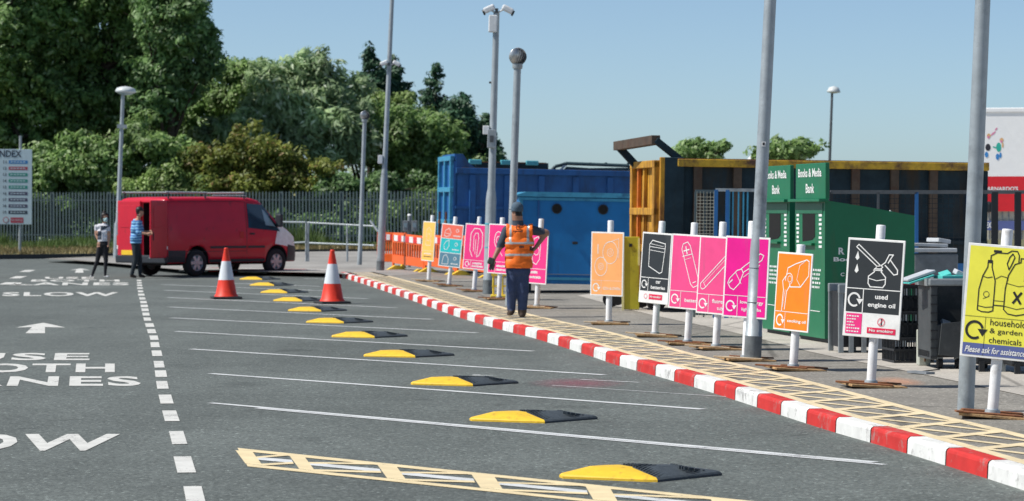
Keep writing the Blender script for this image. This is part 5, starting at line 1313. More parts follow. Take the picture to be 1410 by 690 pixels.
# ------------------------------------------------------------------ green book banks
def bank(cx, cy, label, near):
    c = G(cx, cy, ZP+.005); s = F/c.y; ang = math.atan2(.17, .98)
    e = empty('book_bank', c, ang); tag(e, label, 'recycling bank', 'green book and media banks')
    Ls, Wd = 1.08, 1.28                  # side length (x), front width (y): front face lies on x=0
    b = MB(); b.prism([(0,.05),(Ls,.05),(Ls,1.475),(.55,1.57),(0,1.655)], 'y', 0, Wd, 'bank_green'); b.build('bank_body', e)
    b = MB(); b.box((Ls/2,Wd/2,.03), (Ls-.1,Wd-.1,.05), 'fence_black'); b.build('plinth', e)
    b = MB(); b.box((.03,Wd/2,1.88), (.05,Wd,.42), 'bank_green', bev=.008); hd = b.build('header_board', e)
    b = MB(); b.box((-.03,Wd/2-.02,1.655), (.12,Wd+.08,.035), 'bank_green', bev=.005); b.build('shelf', e)
    b = MB(); b.box((-.002,Wd*.52,1.56), (.012,Wd-.1,.12), 'bank_green_dark'); b.build('recess', e)
    def ft(t, y0, y1, z0, z1, par):    # text reads left->right = +y(far) -> -y(near)... viewed from -x
        vs, fs, _ = textmesh(t, .02); bb = MB(); bb.add([(-.001-.0, y0+(y1-y0)*u, z0+(z1-z0)*v) for u, v in vs], fs, 'letter_white'); o = bb.build('lettering', par, fixn=False); return o
    o = ft('Books & Media', Wd*.90, Wd*.12, 1.93, 2.03, e); o.location.x = .0025-.001; o = ft('Bank', Wd*.64, Wd*.36, 1.74, 1.85, e); o.location.x = .0015
    # opening
    y0, y1 = Wd*.74, Wd*.32
    b = MB(); b.add([(-.004,y0,1.50),(-.004,y1,1.50),(-.004,y1,1.23),(-.004,y1+.12,1.19),(-.004,y0,1.17)], [[0,1,2,3,4]], 'black_hole'); b.build('deposit_slot', e, fixn=False)
    b = MB(); b.box((-.02,(y0+y1)/2,1.14), (.05,.52,.03), 'bank_green', bev=.004); b.build('slot_lip', e)
    b = MB()
    for k in range(8):
        for yy in (Wd*.90, Wd*.14): b.box((-.003,yy,1.48-k*.052), (.004,.13*random.uniform(.6,1),.028), 'letter_white')
    b.box((-.003,(y0+y1)/2,1.545), (.004,.16,.06), 'b_yel'); b.box((-.005,(y0+y1)/2,1.515), (.004,.16,.02), 'b_pnk')
    for r_ in range(5):
        x = Wd*.86
        while x > Wd*.14:
            w_ = random.uniform(.03,.07); b.box((-.003,x,.84-r_*.05), (.004,w_,.024), 'letter_white'); x -= w_+.03
    b.box((-.003,Wd*.5,.36), (.004,Wd*.7,.008), 'letter_white'); b.build('notice_text', e)
    def st(t, xa, xb, ya, yb):
        vs, fs, _ = textmesh(t, .03); bb = MB(); f = lambda px: (px-cx)/s*1.0; zf = lambda py: (cy-py)/s
        bb.add([(f(xa)+(f(xb)-f(xa))*u, -.003, zf(yb)+(zf(ya)-zf(yb))*v) for u, v in vs], fs, 'letter_white'); bb.build('lettering', e, fixn=False)
    if near: st('R', 1155, 1163.5, 341, 350.5); st('Books & Media,', 1148, 1247, 354, 361); st('C', 1158, 1163.5, 375.5, 380.5)
    b = MB(); b.box((.24,-.004,.45), (.012,.012,.7), 'bank_green_dark'); b.box((.9,.3,1.51), (.08,.02,.02), 'scrap_white', rot=Euler((0,.5,.4))); b.build('seam', e)
    return e
bank(1135.6, 472.7, 'right hand green book bank with long dark green side', True)
bank(1087, 463.5, 'left hand green book bank beside the thick lamp pole', False)

# ------------------------------------------------------------------ bins and crates
YC = ZP+.005
def root(name, px, py, rz, label, cat, grp=None):
    g = G(px, py, YC); e = empty(name, g, rz); tag(e, label, cat, grp); return e, F/g.y
e, s = root('steel_stillage', 1154, 486, R(6), 'galvanised steel frame bin half hidden by the engine oil sign', 'bin')
Wd, Hd, Dd = .70, .72, .5
for x in (0,Wd*.16 ,Wd*.36,Wd):
    for y in (0,Dd):
        b = MB(); b.box((x+.03,y,Hd/2), (.055,.04,Hd), 'bin_galv', bev=.006); b.build('upright', e)
b = MB(); b.box((Wd/2+.03,0,Hd-.03), (Wd+.06,.06,.10), 'bin_galv', bev=.01); b.box((Wd/2+.03,Dd,Hd-.03), (Wd+.06,.06,.10), 'bin_galv', bev=.01); b.box((Wd/2,0,.36), (Wd,.03,.03), 'bin_galv'); b.build('rail', e)
b = MB(); b.box((Wd/2+.03,Dd/2,.36), (Wd,.44,.60), 'bin_black'); b.box((Wd*.78,-.025,.24), (.26,.02,.40), 'scrap_grey'); b.build('tub', e)
def crate(e, z, W_, D_, Hh, m_, name='crate'):
    pass
def mk_crate():
    e = empty('plastic_crate', (0,0,0)); W_, D_, Hh = .40, .50, .26
    b = MB(); t = .012
    for z in (.012, Hh*.5, Hh-.012):
        b.box((W_/2,0,z), (W_,t,.022), 'bin_black'); b.box((W_/2,D_,z), (W_,t,.022), 'bin_black'); b.box((0,D_/2,z), (t,D_,.022), 'bin_black'); b.box((W_,D_/2,z), (t,D_,.022), 'bin_black')
    for k in range(9):
        x = k*W_/8; b.box((x,0,Hh/2), (.012,t,Hh), 'bin_black'); b.box((x,D_,Hh/2), (.012,t,Hh), 'bin_black'); y = k*D_/8; b.box((0,y,Hh/2), (t,.012,Hh), 'bin_black'); b.box((W_,y,Hh/2), (t,.012,Hh), 'bin_black')
    b.box((W_/2,D_/2,Hh*.28), (W_-.04,D_-.04,.36*Hh), 'van_dark')
    b.build('crate_body', e); b = MB(); b.box((W_/2,-.012,Hh-.02), (W_+.02,.02,.03), 'bin_black', bev=.004); b.build('crate_rim', e); b = MB(); b.box((W_/2,D_+.012,Hh-.02), (W_+.02,.02,.03), 'bin_black', bev=.004); b.build('crate_rim', e)
    return e
cr0 = mk_crate(); g = G(1231, 500, YC); lb = ['bottom black crate of the stack left of the grey bin','second black crate up in the stack left of the grey bin','topmost black crate, under the red tray']
for i in range(3):
    o = cr0 if i == 0 else copy_thing(cr0, (0,0,0)); o.location = g+Vector((random.uniform(-.01,.01), .02*i, .262*i)); o.rotation_euler = (0,0,R(5+random.uniform(-2,2))); tag(o, lb[i], 'crate', 'black plastic crates in a stack')
b = MB(); b.prism([(-.20,.0),(.20,.0),(.24,.05),(-.24,.05)], 'y', 0, .34, 'plastic_red'); b.prism([(-.17,.051),(.17,.051),(.17,.053),(-.17,.053)], 'y', .04, .30, 's_red')
tag(b.build('plastic_tray', None, loc=g+Vector((.20,.06,.79))), 'red plastic tray lying on the black crates', 'tray')
b = MB(); b.box((0,.1,.175), (.115,.20,.35), 'box_pale', bev=.008); b.box((.0,-.004,.25), (.05,.01,.02), 'rust'); b.box((.0,-.003,.12), (.012,.008,.16), 'rust')
tag(b.build('battery_box', None, loc=G(1273.5,503.5,YC)), 'narrow pale upright box between black crates and grey bin', 'box')
e, s = root('wheeled_bin', 1281, 508, R(4), 'battered grey wheeled bin with open front under teal clutter', 'bin')
Wd = .60; Hd = .84
b = MB(); b.box((.03,.0,Hd/2+.04), (.07,.05,Hd-.1), 'bin_grey', bev=.01); b.box((Wd-.03,0,Hd/2+.04), (.07,.05,Hd-.1), 'bin_grey', bev=.01); b.box((Wd/2,.55,Hd/2+.04), (Wd,.04,Hd-.1), 'bin_grey'); b.box((.02,.28,Hd/2+.04), (.04,.55,Hd-.1), 'bin_grey'); b.box((Wd-.02,.28,Hd/2+.04), (.04,.55,Hd-.1), 'bin_grey'); b.box((Wd/2,.28,.14), (Wd,.55,.06), 'bin_black'); b.box((Wd/2,.0,.28), (Wd-.1,.04,.30), 'bin_grey', bev=.01)
for k in range(9): b.box((.03,-.03,.12+k*.085), (.07,.015,.012), 'bin_black'); b.box((Wd-.03,-.03,.12+k*.085), (.07,.015,.012), 'bin_black')
b.build('tub', e)
b = MB(); b.box((Wd/2,.0,Hd), (Wd+.04,.08,.07), 'bin_galv', bev=.015); b.box((Wd/2,.55,Hd), (Wd+.04,.08,.07), 'bin_galv', bev=.015); b.box((0,.28,Hd), (.07,.55,.07), 'bin_galv'); b.box((Wd,.28,Hd), (.07,.55,.07), 'bin_galv'); b.build('rim', e)
b = MB(); b.prism([(.07,.14),(.34,.10),(.37,.42),(.30,.46),(.10,.44)], 'y', -.06, -.03, 'bin_grey'); b.build('hanging_flap', e)
for x in (.08,.26,Wd-.08):
    b = MB(); b.cyl((x,.05,.055),(x+.045,.05,.055),.055,.055,'tyre',16); b.box((x+.02,.05,.11),(.06,.06,.04),'bin_galv'); b.build('castor', e)
b = MB(); b.box((.15,.3,.32), (.16,.20,.10), 'scrap_white', rot=Euler((.2,.3,.4)), bev=.02); b.box((.36,.25,.36), (.2,.1,.05), 'scrap_grey', rot=Euler((.2,-.5,.8)), bev=.02); b.box((.2,.2,.40), (.1,.14,.03), 'scrap_white', rot=Euler((1.0,.3,.4))); b.build('contents', e)
gb = G(1281,508,YC)
def clut(name, off, fn, label, cat, grp=None):
    b = MB(); fn(b); tag(b.build(name, None, loc=gb+Vector(off)), label, cat, grp)
clut('plastic_sheet', (-.09,.25,.90), lambda b: (b.box((0,0,0), (.30,.24,.025), 'scrap_white', rot=Euler((0,-.32,.2)), bev=.006), b.box((.0,-.02,-.035), (.27,.24,.02), 'plastic_teal', rot=Euler((0,-.30,.2)), bev=.006)), 'tilted teal and white sheet resting on the grey bin corner', 'sheet')
clut('plastic_trays', (.22,.2,.885), lambda b: (b.box((0,0,0), (.26,.20,.035), 'plastic_teal', rz=.3, bev=.006), b.box((.10,.02,.035), (.12,.10,.05), 'scrap_white', rot=Euler((.2,.4,.3)), bev=.01), b.box((-.05,.0,.03), (.10,.12,.03), 'plastic_teal', rot=Euler((.3,-.3,.1)), bev=.006)), 'teal tray with white scraps lying on the grey bin', 'tray')
# sheets stacked behind
g = D(1258,420,35.4); g.z = YC; e = empty('discarded_printer', g, R(5)); tag(e, 'grey box shaped machine with white panels piled on top behind crates', 'machine')
s = F/35.4
b = MB(); b.box((.28,.25,.50), (.56,.5,1.0), 'scrap_grey', bev=.02); b.build('cabinet', e)
b = MB(); b.box((.26,.22,1.045), (.56,.5,.05), 'scrap_white', bev=.01); b.box((.20,.2,1.11), (.44,.4,.04), 'scrap_white', rot=Euler((0,.03,.1)), bev=.01); b.box((.36,.2,1.16), (.18,.3,.05), 'scrap_white', rot=Euler((0,.15,.3)), bev=.01); b.build('loose_panel', e)
# black bins at right behind the chemicals sign
for k, (px, py, lab) in enumerate(((1343,512,'low black bin seen under the left half of the chemicals sign'),(1392,515,'low black bin seen under the right edge of the chemicals sign'))):
    e, s = root('storage_bin', px, py, R(3), lab, 'bin', 'low black bins at the right edge')
    b = MB(); b.box((.16,.25,.32), (.31,.5,.50), 'bin_black', bev=.02); b.build('tub', e)
    b = MB(); b.box((.16,.25,.59), (.34,.54,.04), 'bin_grey', bev=.01); b.build('lid', e)
    b = MB(); b.box((.06,.0,.05), (.05,.05,.10), 'bin_black'); b.box((.26,.0,.05), (.05,.05,.10), 'bin_galv'); b.build('foot', e)
# rubbish scrap on the concrete
b = MB(); b.box((0,0,.012), (.10,.3,.02), 'scrap_grey', rz=.5); b.tube([(0,.1,.012),(.12,.3,.012),(.25,.5,.012)], .006, 'fence_black')
tag(b.build('scrap_strip', None, loc=G(1268,514.5,YC)), 'flat grey scrap strip lying on the concrete below the pale box', 'scrap')

# ------------------------------------------------------------------ lorry behind the fence
Yt = 58.0; s = F/Yt
g = D(1353,330,Yt); g.z = YC; e = empty('parked_lorry', g, R(-9.8)); tag(e, 'white lorry trailer with red band and painted children on its side', 'lorry')
zr = lambda py: 1.65+(290-py)/s-YC
Lt = 8.0
b = MB(); b.prism([(0,zr(243)),(2.5,zr(243)),(2.5,zr(153)),(2.42,zr(149)),(.08,zr(149)),(0,zr(153))], 'x', 0, Lt, 'truck_white'); b.build('trailer_body', e)
b = MB(); b.box((Lt/2,.0,(zr(149)+zr(155))/2), (Lt,.05,.10), 'truck_white', bev=.02); b.build('roof_edge', e)
b = MB(); b.box((Lt/2,1.25,(zr(243)+zr(291))/2), (Lt,2.5,zr(243)-zr(291)), 'truck_red'); b.build('red_band', e)
b = MB(); b.box((Lt/2,1.25,(zr(291)+zr(330))/2), (Lt,2.4,zr(291)-zr(330)), 'truck_beige'); 
for k in range(60): b.box((k*.13,.045,(zr(291)+zr(330))/2), (.02,.03,zr(291)-zr(330)), 'scrap_grey')
b.build('side_guard', e)
b = MB(); b.box((1.6,-.03,(zr(304)+zr(317))/2), (3.2,.03,zr(304)-zr(317)), 's_strip'); b.build('blue_board', e)
b = MB(); b.box((1.9,1.2,.45), (3.6,1.2,.5), 'fence_black'); b.build('chassis', e)
for x in (4.6,5.9,7.0):
    b = MB(); b.cyl((x,.05,.5),(x,.35,.5),.5,.5,'tyre',28); b.cyl((x,.02,.5),(x,.06,.5),.25,.22,'rim',20); b.build('wheel', e)
def tt(t, xa, xb, ya, yb, y, m_='letter_white'):
    vs, fs, _ = textmesh(t, .03); b = MB(); f = lambda px: (px-1352)/s; b.add([(f(xa)+(f(xb)-f(xa))*u, y, zr(yb)+(zr(ya)-zr(yb))*v) for u, v in vs], fs, m_); b.build('lettering', e, fixn=False)
tt("BARNARDO'S", 1354, 1400, 257, 263, -.004); tt('BEX', 1354, 1364, 306, 314, -.048)
b = MB()
def blob(px, py, wx, wy, m_, l=0, rot=0): 
    n = 12; b.add([((px-1352)/s+wx/s*(math.cos(2*PI*i/n)*math.cos(rot)-math.sin(2*PI*i/n)*wy/wx*math.sin(rot)), -.004-.002*l, zr(py)+wy/s*(math.sin(2*PI*i/n)*math.cos(rot)+math.cos(2*PI*i/n)*wx/wy*math.sin(rot))) for i in range(n)], [list(range(n))], m_)
blob(1360,187,2.6,3,'k_yel'); blob(1359.5,189,1.6,2,'k_pnk',1); blob(1359,203,3.6,5,'k_blk'); blob(1357,213,2.4,4,'k_blu',1); blob(1366,184,4.5,1.1,'k_pnk',0,.7); blob(1370,178,2.5,1,'k_pnk',0,.9)
blob(1377.5,193,2.6,3,'k_yel'); blob(1377,195,1.6,1.8,'k_pnk',1); blob(1373.5,203,3.4,6.5,'k_grn'); blob(1372,216,2.4,4.5,'k_blu',1); blob(1376,214,1.6,4,'k_blu'); blob(1368,203,3,1,'k_grn',0,-.3); blob(1379,200,1.1,4,'k_yel',0)
b.build('painted_children', e, fixn=False)
b = MB(); b.box((.1,-.3,(zr(278)+zr(292))/2), (.20,.25,.22), 'fence_black', bev=.06); b.build('mirror_arm', e)

# tent peak behind
g = D(1046,250,150); g.y = 150; e2_ = MB(); zt = 1.65+(290-204)/(F/150)
e2_.add([(-.95,0,zt-1.0),(.95,0,zt-1.0),(.95,1.9,zt-1.0),(-.95,1.9,zt-1.0),(0,.95,zt)], [(0,1,4),(1,2,4),(2,3,4),(3,0,4)], 'tent')
for x in (-.95,.95):
    for y in (0,1.9): e2_.cyl((x,y,.0),(x,y,zt-1.0),.03,.03,'galv')
e2_.box((0,0,zt-1.1),(1.9,.01,.2),'tent')
tag(e2_.build('gazebo', None, loc=(g.x,150,0)), 'white pointed gazebo top peeking over the dark container', 'gazebo')

# ------------------------------------------------------------------ trees
def leaves_mesh(name, ells, n, size, mts, parent, loc, clump=.55, per=46, updown=.35, seed=0, droop=0.0, elong=1.6, inner=.25, spread=1.0):
    rg = np.random.default_rng(seed+11)
    n = int(n*1.35); vol = np.array([e_[3]*e_[4]*e_[5] for e_ in ells])**(2/3.); pr = vol/vol.sum(); nc = max(4, n//per)
    idx = rg.choice(len(ells), nc, p=pr); E = np.array(ells)[idx]
    d = rg.normal(size=(nc,3)); d /= np.linalg.norm(d, axis=1)[:,None]
    rad = np.where(rg.random(nc) < inner, rg.uniform(.3,.8,nc), rg.uniform(.80,1.04,nc))
    lump = 1+.20*np.sin(d[:,0]*5+E[:,0]*3)*np.cos(d[:,2]*5+E[:,1])+.13*np.sin(d[:,0]*11+d[:,2]*9+E[:,2])
    C = E[:,:3]+d*E[:,3:6]*(rad*lump)[:,None]
    cr_ = clump*rg.uniform(.35,1.25,nc)
    ci = np.repeat(np.arange(nc), per); m_ = len(ci)
    o = rg.normal(size=(m_,3)); o /= np.linalg.norm(o, axis=1)[:,None]; o *= (rg.random(m_)**.33)[:,None]; o[:,2] *= .75
    P = C[ci]+o*cr_[ci][:,None]
    P[:,2] -= droop*np.abs(rg.normal(size=m_))*cr_[ci]
    nr = o*1.5+rg.normal(size=(m_,3))*.45+np.array([-.45,-.25,updown+.25]); nr /= np.linalg.norm(nr, axis=1)[:,None]
    t = rg.normal(size=(m_,3)); 
    if droop > 0: t = t*.6+np.array([.5,0,-.6])
    t -= nr*(t*nr).sum(1)[:,None]; t /= np.linalg.norm(t, axis=1)[:,None]; bt = np.cross(nr, t)
    sz = size*.96*rg.uniform(.45,1.5,m_)[:,None]
    P = P[P[:,2]*0+1 > 0] if False else P
    a = P-t*sz*elong*.5; c = P+t*sz*elong*.5; b_ = P+bt*sz*.38+nr*sz*.08; dd = P-bt*sz*.38+nr*sz*.08
    V_ = np.stack([a, b_, c, dd], 1).reshape(-1,3)
    keep = np.repeat(P[:,2] > .05, 4); V_ = V_[keep]; m_ = len(V_)//4
    me = bpy.data.meshes.new(name); me.vertices.add(m_*4); me.vertices.foreach_set('co', V_.ravel().astype(np.float32))
    me.loops.add(m_*4); me.loops.foreach_set('vertex_index', np.arange(m_*4, dtype=np.int32)); me.polygons.add(m_); me.polygons.foreach_set('loop_start', np.arange(0, m_*4, 4, dtype=np.int32)); me.polygons.foreach_set('loop_total', np.full(m_, 4, dtype=np.int32))
    me.materials.append(M[mts]); me.update(); me.validate()
    o_ = bpy.data.objects.new(name, me); COL.objects.link(o_); o_.parent = parent; o_.location = loc
    return C
def trunk(parent, h, r, ells, n=9, seed=0):
    rnd = random.Random(seed); b = MB(); pts = [Vector((0,0,0))]
    for k in range(1,6): pts.append(Vector((rnd.uniform(-.15,.15)*k*.5, rnd.uniform(-.15,.15)*k*.5, h*k/5)))
    for k in range(5): b.cyl(pts[k], pts[k+1], r*(1-.15*k), r*(1-.15*(k+1)), 'bark', 12, False)
    for i in range(n):
        e_ = rnd.choice(ells); st = pts[rnd.randint(1,4)].lerp(pts[5], rnd.random()*.4); a = rnd.uniform(0,2*PI)
        end = Vector((e_[0]+math.cos(a)*e_[3]*.7, e_[1]+math.sin(a)*e_[4]*.7, e_[2]+rnd.uniform(-.3,.45)*e_[5])); mid = st.lerp(end,.5)+Vector((0,0,min(.4,.3*e_[5])))
        b.cyl(st, mid, r*.35, r*.22, 'bark', 8, False); b.cyl(mid, end, r*.22, r*.07, 'bark', 8, False)
        for q in range(3):
            e3 = end+Vector((rnd.uniform(-1,1),rnd.uniform(-1,1),rnd.uniform(-.6,.5)))*min(.9, .35*e_[5]); b.cyl(mid.lerp(end, rnd.uniform(.3,.9)), e3, r*.1, r*.03, 'bark', 6, False)
    b.build('trunk', parent)
def tree(px, Y, ellpx, n, size, mt, label, name='broadleaf_tree', grp='trees behind the palisade fence', seed=0, cat='tree', tr=.22, **kw):
    """ellpx: list of (px, py, rx_px, ry_px) crown lobes at depth Y"""
    s = F/Y; bx = (px-705)/s; e = empty(name, (bx, Y, .12)); tag(e, label, cat, grp)
    rnd = random.Random(seed); ells = []
    for (x, y, rx, ry) in ellpx:
        z = 1.65+(290-y)/s-.12; ells.append(((x-705)/s-bx, rnd.uniform(-.6,.6), z, rx/s, max(rx,ry)/s*.8, ry/s))
    subs = []
    for (x, y, z, rx, ry, rz) in ells:
        k = max(5, min(20, int(4.2*max(rx, rz)+3)))
        for q in range(k):
            a = rnd.uniform(0, 2*PI); u = rnd.uniform(-.75, 1); h = math.sqrt(max(0, 1-u*u)); f = rnd.uniform(.55, .88); w_ = rnd.uniform(.26, .50)
            subs.append((x+rx*f*h*math.cos(a), y+ry*f*h*math.sin(a), z+rz*f*u, rx*w_, ry*w_, rz*w_*rnd.uniform(.6, .95)))
        subs.append((x, y, z-.1*rz, rx*.72, ry*.72, rz*.72))
    leaves_mesh('crown', subs, n, size, mt, e, (0,0,0), seed=seed, **kw)
    hz = max(q[2] for q in ells); trunk(e, max(.8, hz*.75), tr, ells, seed=seed)
leafmat('leaf_dark', (.075,.155,.045), (.24,.38,.12), (.50,.60,.36))
leafmat('leaf_mid', (.085,.165,.045), (.25,.38,.12), (.50,.58,.35))
leafmat('leaf_willow', (.16,.26,.12), (.38,.50,.26), (.68,.75,.60))
leafmat('leaf_olive', (.10,.14,.028), (.28,.31,.065), (.33,.19,.09))
leafmat('leaf_conifer', (.02,.065,.035), (.05,.12,.055), None, .15)
leafmat('leaf_light', (.12,.20,.055), (.29,.41,.12), (.50,.56,.32))
leafmat('leaf_shade', (.065,.14,.05), (.20,.335,.115), (.45,.56,.36))
# big dark trees on the left
tree(20, 132, [(0,60,95,110),(60,150,85,75),(-60,120,80,100),(20,0,90,80),(20,215,75,45)], 60000, .17, 'leaf_dark', 'huge dark green tree at the far left behind the index board', seed=1, tr=.35, clump=.55, per=60)
tree(140, 134, [(130,30,85,95),(190,110,75,75),(110,160,70,70),(150,-40,80,70)], 60000, .17, 'leaf_dark', 'tall dark green tree directly behind the left street lamp', seed=2, tr=.35, clump=.55, per=60)
tree(235, 131, [(235,30,52,80),(262,75,38,48),(245,-30,40,50),(215,130,58,55),(272,40,24,45),(282,95,22,20)], 38000, .16, 'leaf_shade', 'tall tree whose loose right edge meets the open sky', seed=3, tr=.30, clump=.5, per=60)
tree(190, 128, [(190,205,66,42),(130,225,60,40),(75,235,60,35),(240,235,40,30)], 26000, .16, 'leaf_mid', 'rounded green tree low behind the red van and street lamp', seed=4, clump=.5, per=60)
# middle trees
tree(345, 139, [(330,125,45,40),(350,110,40,30)], 9000, .15, 'leaf_mid', 'green tree between dark left tree and the pale willow', seed=5)
tree(410, 134, [(405,140,72,68),(440,120,55,45),(370,170,60,45),(350,205,60,35),(450,190,70,50),(300,185,32,26),(420,95,35,24)], 40000, .15, 'leaf_willow', 'broad pale silvery willow at the centre of the tree line', seed=6, droop=.35, elong=2.6, clump=.6)
tree(500, 137, [(490,150,50,52),(530,165,50,48),(470,130,30,30)], 15000, .15, 'leaf_light', 'light green tree right of the willow behind vent pole', seed=7, droop=.1)
tree(575, 135, [(560,190,52,52),(600,200,48,48),(620,235,45,35),(545,235,60,40)], 20000, .15, 'leaf_mid', 'light green tree behind the blue container', seed=8)
tree(655, 137, [(640,190,28,45),(665,215,25,38),(625,165,22,30),(685,235,14,20),(645,240,35,25)], 13000, .15, 'leaf_conifer', 'dark tree where the tree line ends behind camera pole', seed=9, elong=1.3)
# brown olive bush
tree(335, 127, [(335,215,62,44),(285,232,36,32),(390,225,44,38),(430,245,40,26),(335,250,80,22)], 20000, .13, 'leaf_olive', 'olive brown rounded bush above the red van roof', name='large_bush', cat='bush', seed=10, tr=.12, clump=.45)
tree(470, 126.5, [(470,262,40,26),(520,258,36,24),(575,262,40,28)], 9000, .13, 'leaf_shade', 'low dark green bush behind fence and slim vent pole', name='large_bush', cat='bush', seed=11, tr=.10, clump=.4)
tree(590, 124.5, [(590,285,50,26),(540,300,50,22),(640,290,30,30)], 7000, .12, 'leaf_mid', 'green bush behind fence next to the blue container', name='large_bush', cat='bush', seed=12, tr=.10, clump=.4)
tree(240, 126, [(235,250,28,22),(190,258,34,20),(270,262,34,18)], 7000, .12, 'leaf_light', 'light green bush peeping over fence left of the van', name='large_bush', cat='bush', seed=13, tr=.10, clump=.4)
tree(60, 127.5, [(20,275,60,30),(90,285,60,26),(140,270,40,28),(200,290,60,24)], 15000, .14, 'leaf_dark', 'dark undergrowth bush behind fence beside the index board', name='large_bush', cat='bush', seed=14, tr=.10, clump=.4)
tree(420, 128.5, [(330,285,60,24),(410,285,60,26),(480,290,50,24)], 13000, .14, 'leaf_dark', 'dark undergrowth bush behind fence right of the van', name='large_bush', cat='bush', seed=15, tr=.10, clump=.4)
tree(60, 143, [(0,80,110,120),(120,70,110,120),(60,200,120,80),(180,180,80,80),(-60,180,80,80)], 22000, .30, 'leaf_shade', 'large dark tree filling the gaps behind the left trees', seed=17, clump=1.0, inner=.6)
tree(300, 146, [(px_, 285, 75, 48) for px_ in range(-40, 700, 55)], 42000, .30, 'leaf_shade', 'long dark hedge seen through the gaps behind the fence', name='hedge', cat='hedge', grp='hedge behind the fence', seed=18, tr=.1, clump=.8, inner=.5)
k_ = 0
for px, lab in ((5,'dark low shrub behind fence at the index board'),(110,'dark low shrub behind fence near the woman'),(215,'dark low shrub behind fence at the van rear'),(320,'dark low shrub behind fence over the van roof'),(425,'dark low shrub behind fence above the guard rail'),(520,'dark low shrub behind fence by the tall camera pole'),(600,'dark low shrub behind fence meeting the blue container')):
    tree(px, 125+2.5*(px < 400), [(px-30,312,40,28),(px+25,316,40,30),(px,330,60,20)], 6000, .15, 'leaf_shade', lab, name='low_shrub', cat='shrub', grp='low shrubs in the shade behind the fence', seed=40+k_, tr=.05, clump=.4); k_ += 1
tree(290, 142, [(290,150,55,60),(300,215,60,50),(260,190,60,60)], 12000, .18, 'leaf_dark', 'dark tree filling the dip between tall trees and willow', seed=16)
# conifers
def conifer(px, Y, top, hpx, wpx, label, seed):
    s = F/Y; bx = (px-705)/s; e = empty('conifer_tree', (bx, Y, .12)); tag(e, label, 'tree', 'dark conifers rising over the tree line')
    zt = 1.65+(290-top)/s-.12; rnd = random.Random(seed); b = MB(); b.cyl((0,0,0),(0,0,zt),.2,.02,'bark',10); b.build('trunk', e)
    ells = []; z = zt-.1; k = 0
    while z > zt-hpx/s:
        rr = (zt-z)/(hpx/s)*wpx/s+.10
        for q in range(4):
            a = rnd.uniform(0,2*PI); ells.append((math.cos(a)*rr*.6, math.sin(a)*rr*.6, z-rr*.05, rr*.62, rr*.62, .12+rr*.14))
        z -= .20+.10*rnd.random()
    leaves_mesh('crown', ells, 13000, .12, 'leaf_conifer', e, (0,0,0), clump=.26, per=24, seed=seed, elong=2.0, inner=.6)
conifer(509, 150, 62, 100, 36, 'left dark conifer tip above the light green trees', 21)
conifer(540, 151, 76, 90, 38, 'dark conifer tip right behind the tall camera pole', 22)
conifer(600, 148, 88, 120, 48, 'widest dark conifer between camera pole and sky', 23)
conifer(636, 147, 128, 90, 40, 'short dark conifer right of the widest one', 24)
conifer(668, 146, 158, 80, 30, 'lowest dark conifer beside the camera pole by the man', 25)
# distant trees right
tree(962, 92, [(962,212,34,18),(950,203,16,10),(985,206,14,10),(962,194,8,8),(935,205,9,6),(994,200,7,8)], 2400, .12, 'leaf_mid', 'small leafy treetop left behind the dark container', grp='treetops behind the dark container', seed=31, tr=.1, clump=.24, per=30, inner=.15)
tree(1080, 90, [(1082,208,36,18),(1060,205,20,12),(1100,212,18,12),(1048,214,16,10),(1100,200,8,8),(1070,195,9,8)], 3000, .12, 'leaf_mid', 'leafy treetop right behind dark container and lamp pole', grp='treetops behind the dark container', seed=32, tr=.1, clump=.24, per=30, inner=.15)

# ------------------------------------------------------------------ verge grass
leafmat('grass_dry', (.16,.12,.05), (.32,.26,.12), None, .2); leafmat('grass_green', (.05,.09,.02), (.12,.18,.05), None, .3)
def grass(name, n, x0, x1, ypos, hfun, mt, label, seed):
    rg = np.random.default_rng(seed); X = rg.uniform(x0, x1, n); Yv = ypos(X, rg); hh = hfun(X, rg, n); a = rg.uniform(0, PI, n); w_ = .018+.02*rg.random(n); lx = rg.normal(size=n)*.25*hh; ly = rg.normal(size=n)*.25*hh
    dx, dy = np.cos(a)*w_, np.sin(a)*w_; z0 = np.full(n, .145)
    V_ = np.stack([np.stack([X-dx,Yv-dy,z0],1), np.stack([X+dx,Yv+dy,z0],1), np.stack([X+lx,Yv+ly,z0+hh],1)],1).reshape(-1,3)
    me = bpy.data.meshes.new(name); me.vertices.add(n*3); me.vertices.foreach_set('co', V_.ravel()); me.loops.add(n*3); me.loops.foreach_set('vertex_index', np.arange(n*3)); me.polygons.add(n); me.polygons.foreach_set('loop_start', np.arange(0,n*3,3)); me.polygons.foreach_set('loop_total', np.full(n,3)); me.materials.append(M[mt]); me.update(); me.validate()
    o = bpy.data.objects.new(name, me); COL.objects.link(o); tag(o, label, 'grass', kind='stuff')
vx = [p.x for p in vk]; vy = [p.y for p in vk]
def yv(lo, hi):
    def f(X, rg):
        k = np.interp(X, vx, vy)+.2; fy = np.interp(X, [fa.x, fb.x], [fa.y, fb.y]); t = rg.uniform(lo, hi, len(X)); return k+(fy-k)*t
    return f
grass('dry_grass', 26000, -24, 2, yv(0, 1.02), lambda X, rg, n: .05+.16*rg.random(n)**2, 'grass_dry', 'dry straw coloured grass on the verge before the fence', 3)
grass('green_weeds', 26000, -24, 2, yv(.55, 1.05), lambda X, rg, n: (.15+.65*rg.random(n)**1.5)*(.35+.65*np.clip(np.sin(X*1.3)+np.sin(X*.47+1)+.6,0,1.6)/1.0), 'grass_green', 'tall green weeds growing along the foot of the fence', 4)

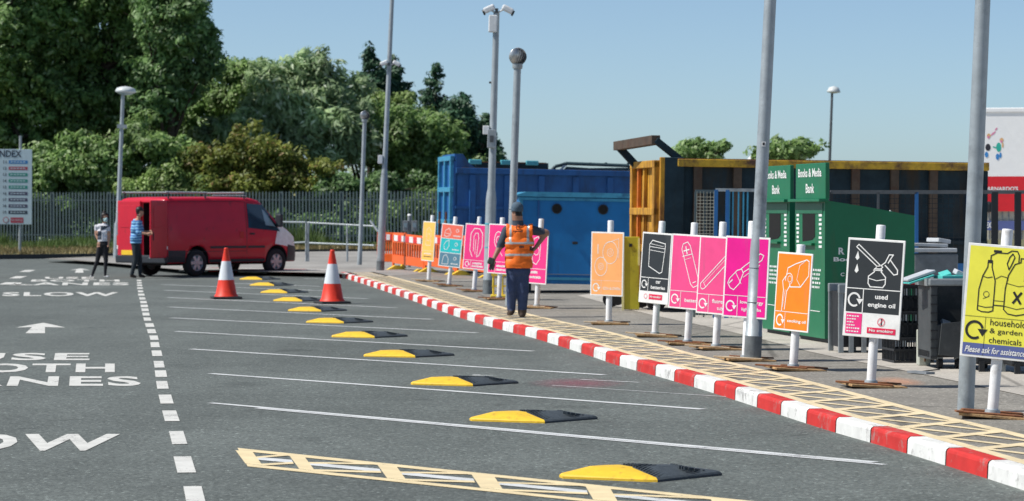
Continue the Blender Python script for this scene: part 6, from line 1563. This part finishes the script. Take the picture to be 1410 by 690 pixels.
# ------------------------------------------------------------------ every separate piece of a part becomes its own object
def autosplit(o):
    me = o.data; nv = len(me.vertices)
    if nv > 6000 or nv == 0: return
    par = list(range(nv))
    def find(i):
        while par[i] != i: par[i] = par[par[i]]; i = par[i]
        return i
    for e_ in me.edges:
        a, c = find(e_.vertices[0]), find(e_.vertices[1])
        if a != c: par[a] = c
    isl = {}
    for i in range(nv): isl.setdefault(find(i), []).append(i)
    ks = list(isl); K = len(ks)
    if K < 2 or K > 400: return
    mw = o.matrix_world; co = np.array([tuple(mw @ v.co) for v in me.vertices])
    lo = np.array([co[isl[k]].min(0) for k in ks]); hi = np.array([co[isl[k]].max(0) for k in ks]); size = (hi-lo).max(1)
    gap = np.maximum(0, np.maximum(lo[:,None]-hi[None], lo[None]-hi[:,None])); near = np.sqrt((gap**2).sum(2)) <= np.maximum(.02, .5*np.maximum(size[:,None], size[None]))
    comp = list(range(K))
    def f2(i):
        while comp[i] != i: comp[i] = comp[comp[i]]; i = comp[i]
        return i
    for a in range(K):
        for c in range(a+1, K):
            if near[a, c]: comp[f2(a)] = f2(c)
    roots = sorted(set(f2(i) for i in range(K)))
    if len(roots) < 2 or len(roots) > 60: return
    vis = {}
    for i, k in enumerate(ks):
        for v in isl[k]: vis[v] = roots.index(f2(i))
    src = me.copy(); base = o.name.split('.')[0]
    for r_ in range(len(roots)):
        bm = bmesh.new(); bm.from_mesh(src); bm.verts.ensure_lookup_table()
        bmesh.ops.delete(bm, geom=[v for v in bm.verts if vis[v.index] != r_], context='VERTS')
        if r_ == 0: m2 = me; q = o
        else: m2 = src.copy(); m2.name = base; q = o.copy(); q.name = base; q.data = m2; COL.objects.link(q)
        bm.to_mesh(m2); bm.free()
bpy.context.view_layer.update()
SKIP = {'lettering','notice_text','back_print','painted_children','crown','pales','mesh','body','hi_vis_vest','hair','shirt','face_mask','cap','board','bars','reflective_strip'}
users = {}
for o in list(bpy.data.objects):
    if o.type == 'MESH' and o.parent and o.name.split('.')[0] not in SKIP and o.data.users == 1 and not [c for c in bpy.data.objects if c.parent == o]: autosplit(o)
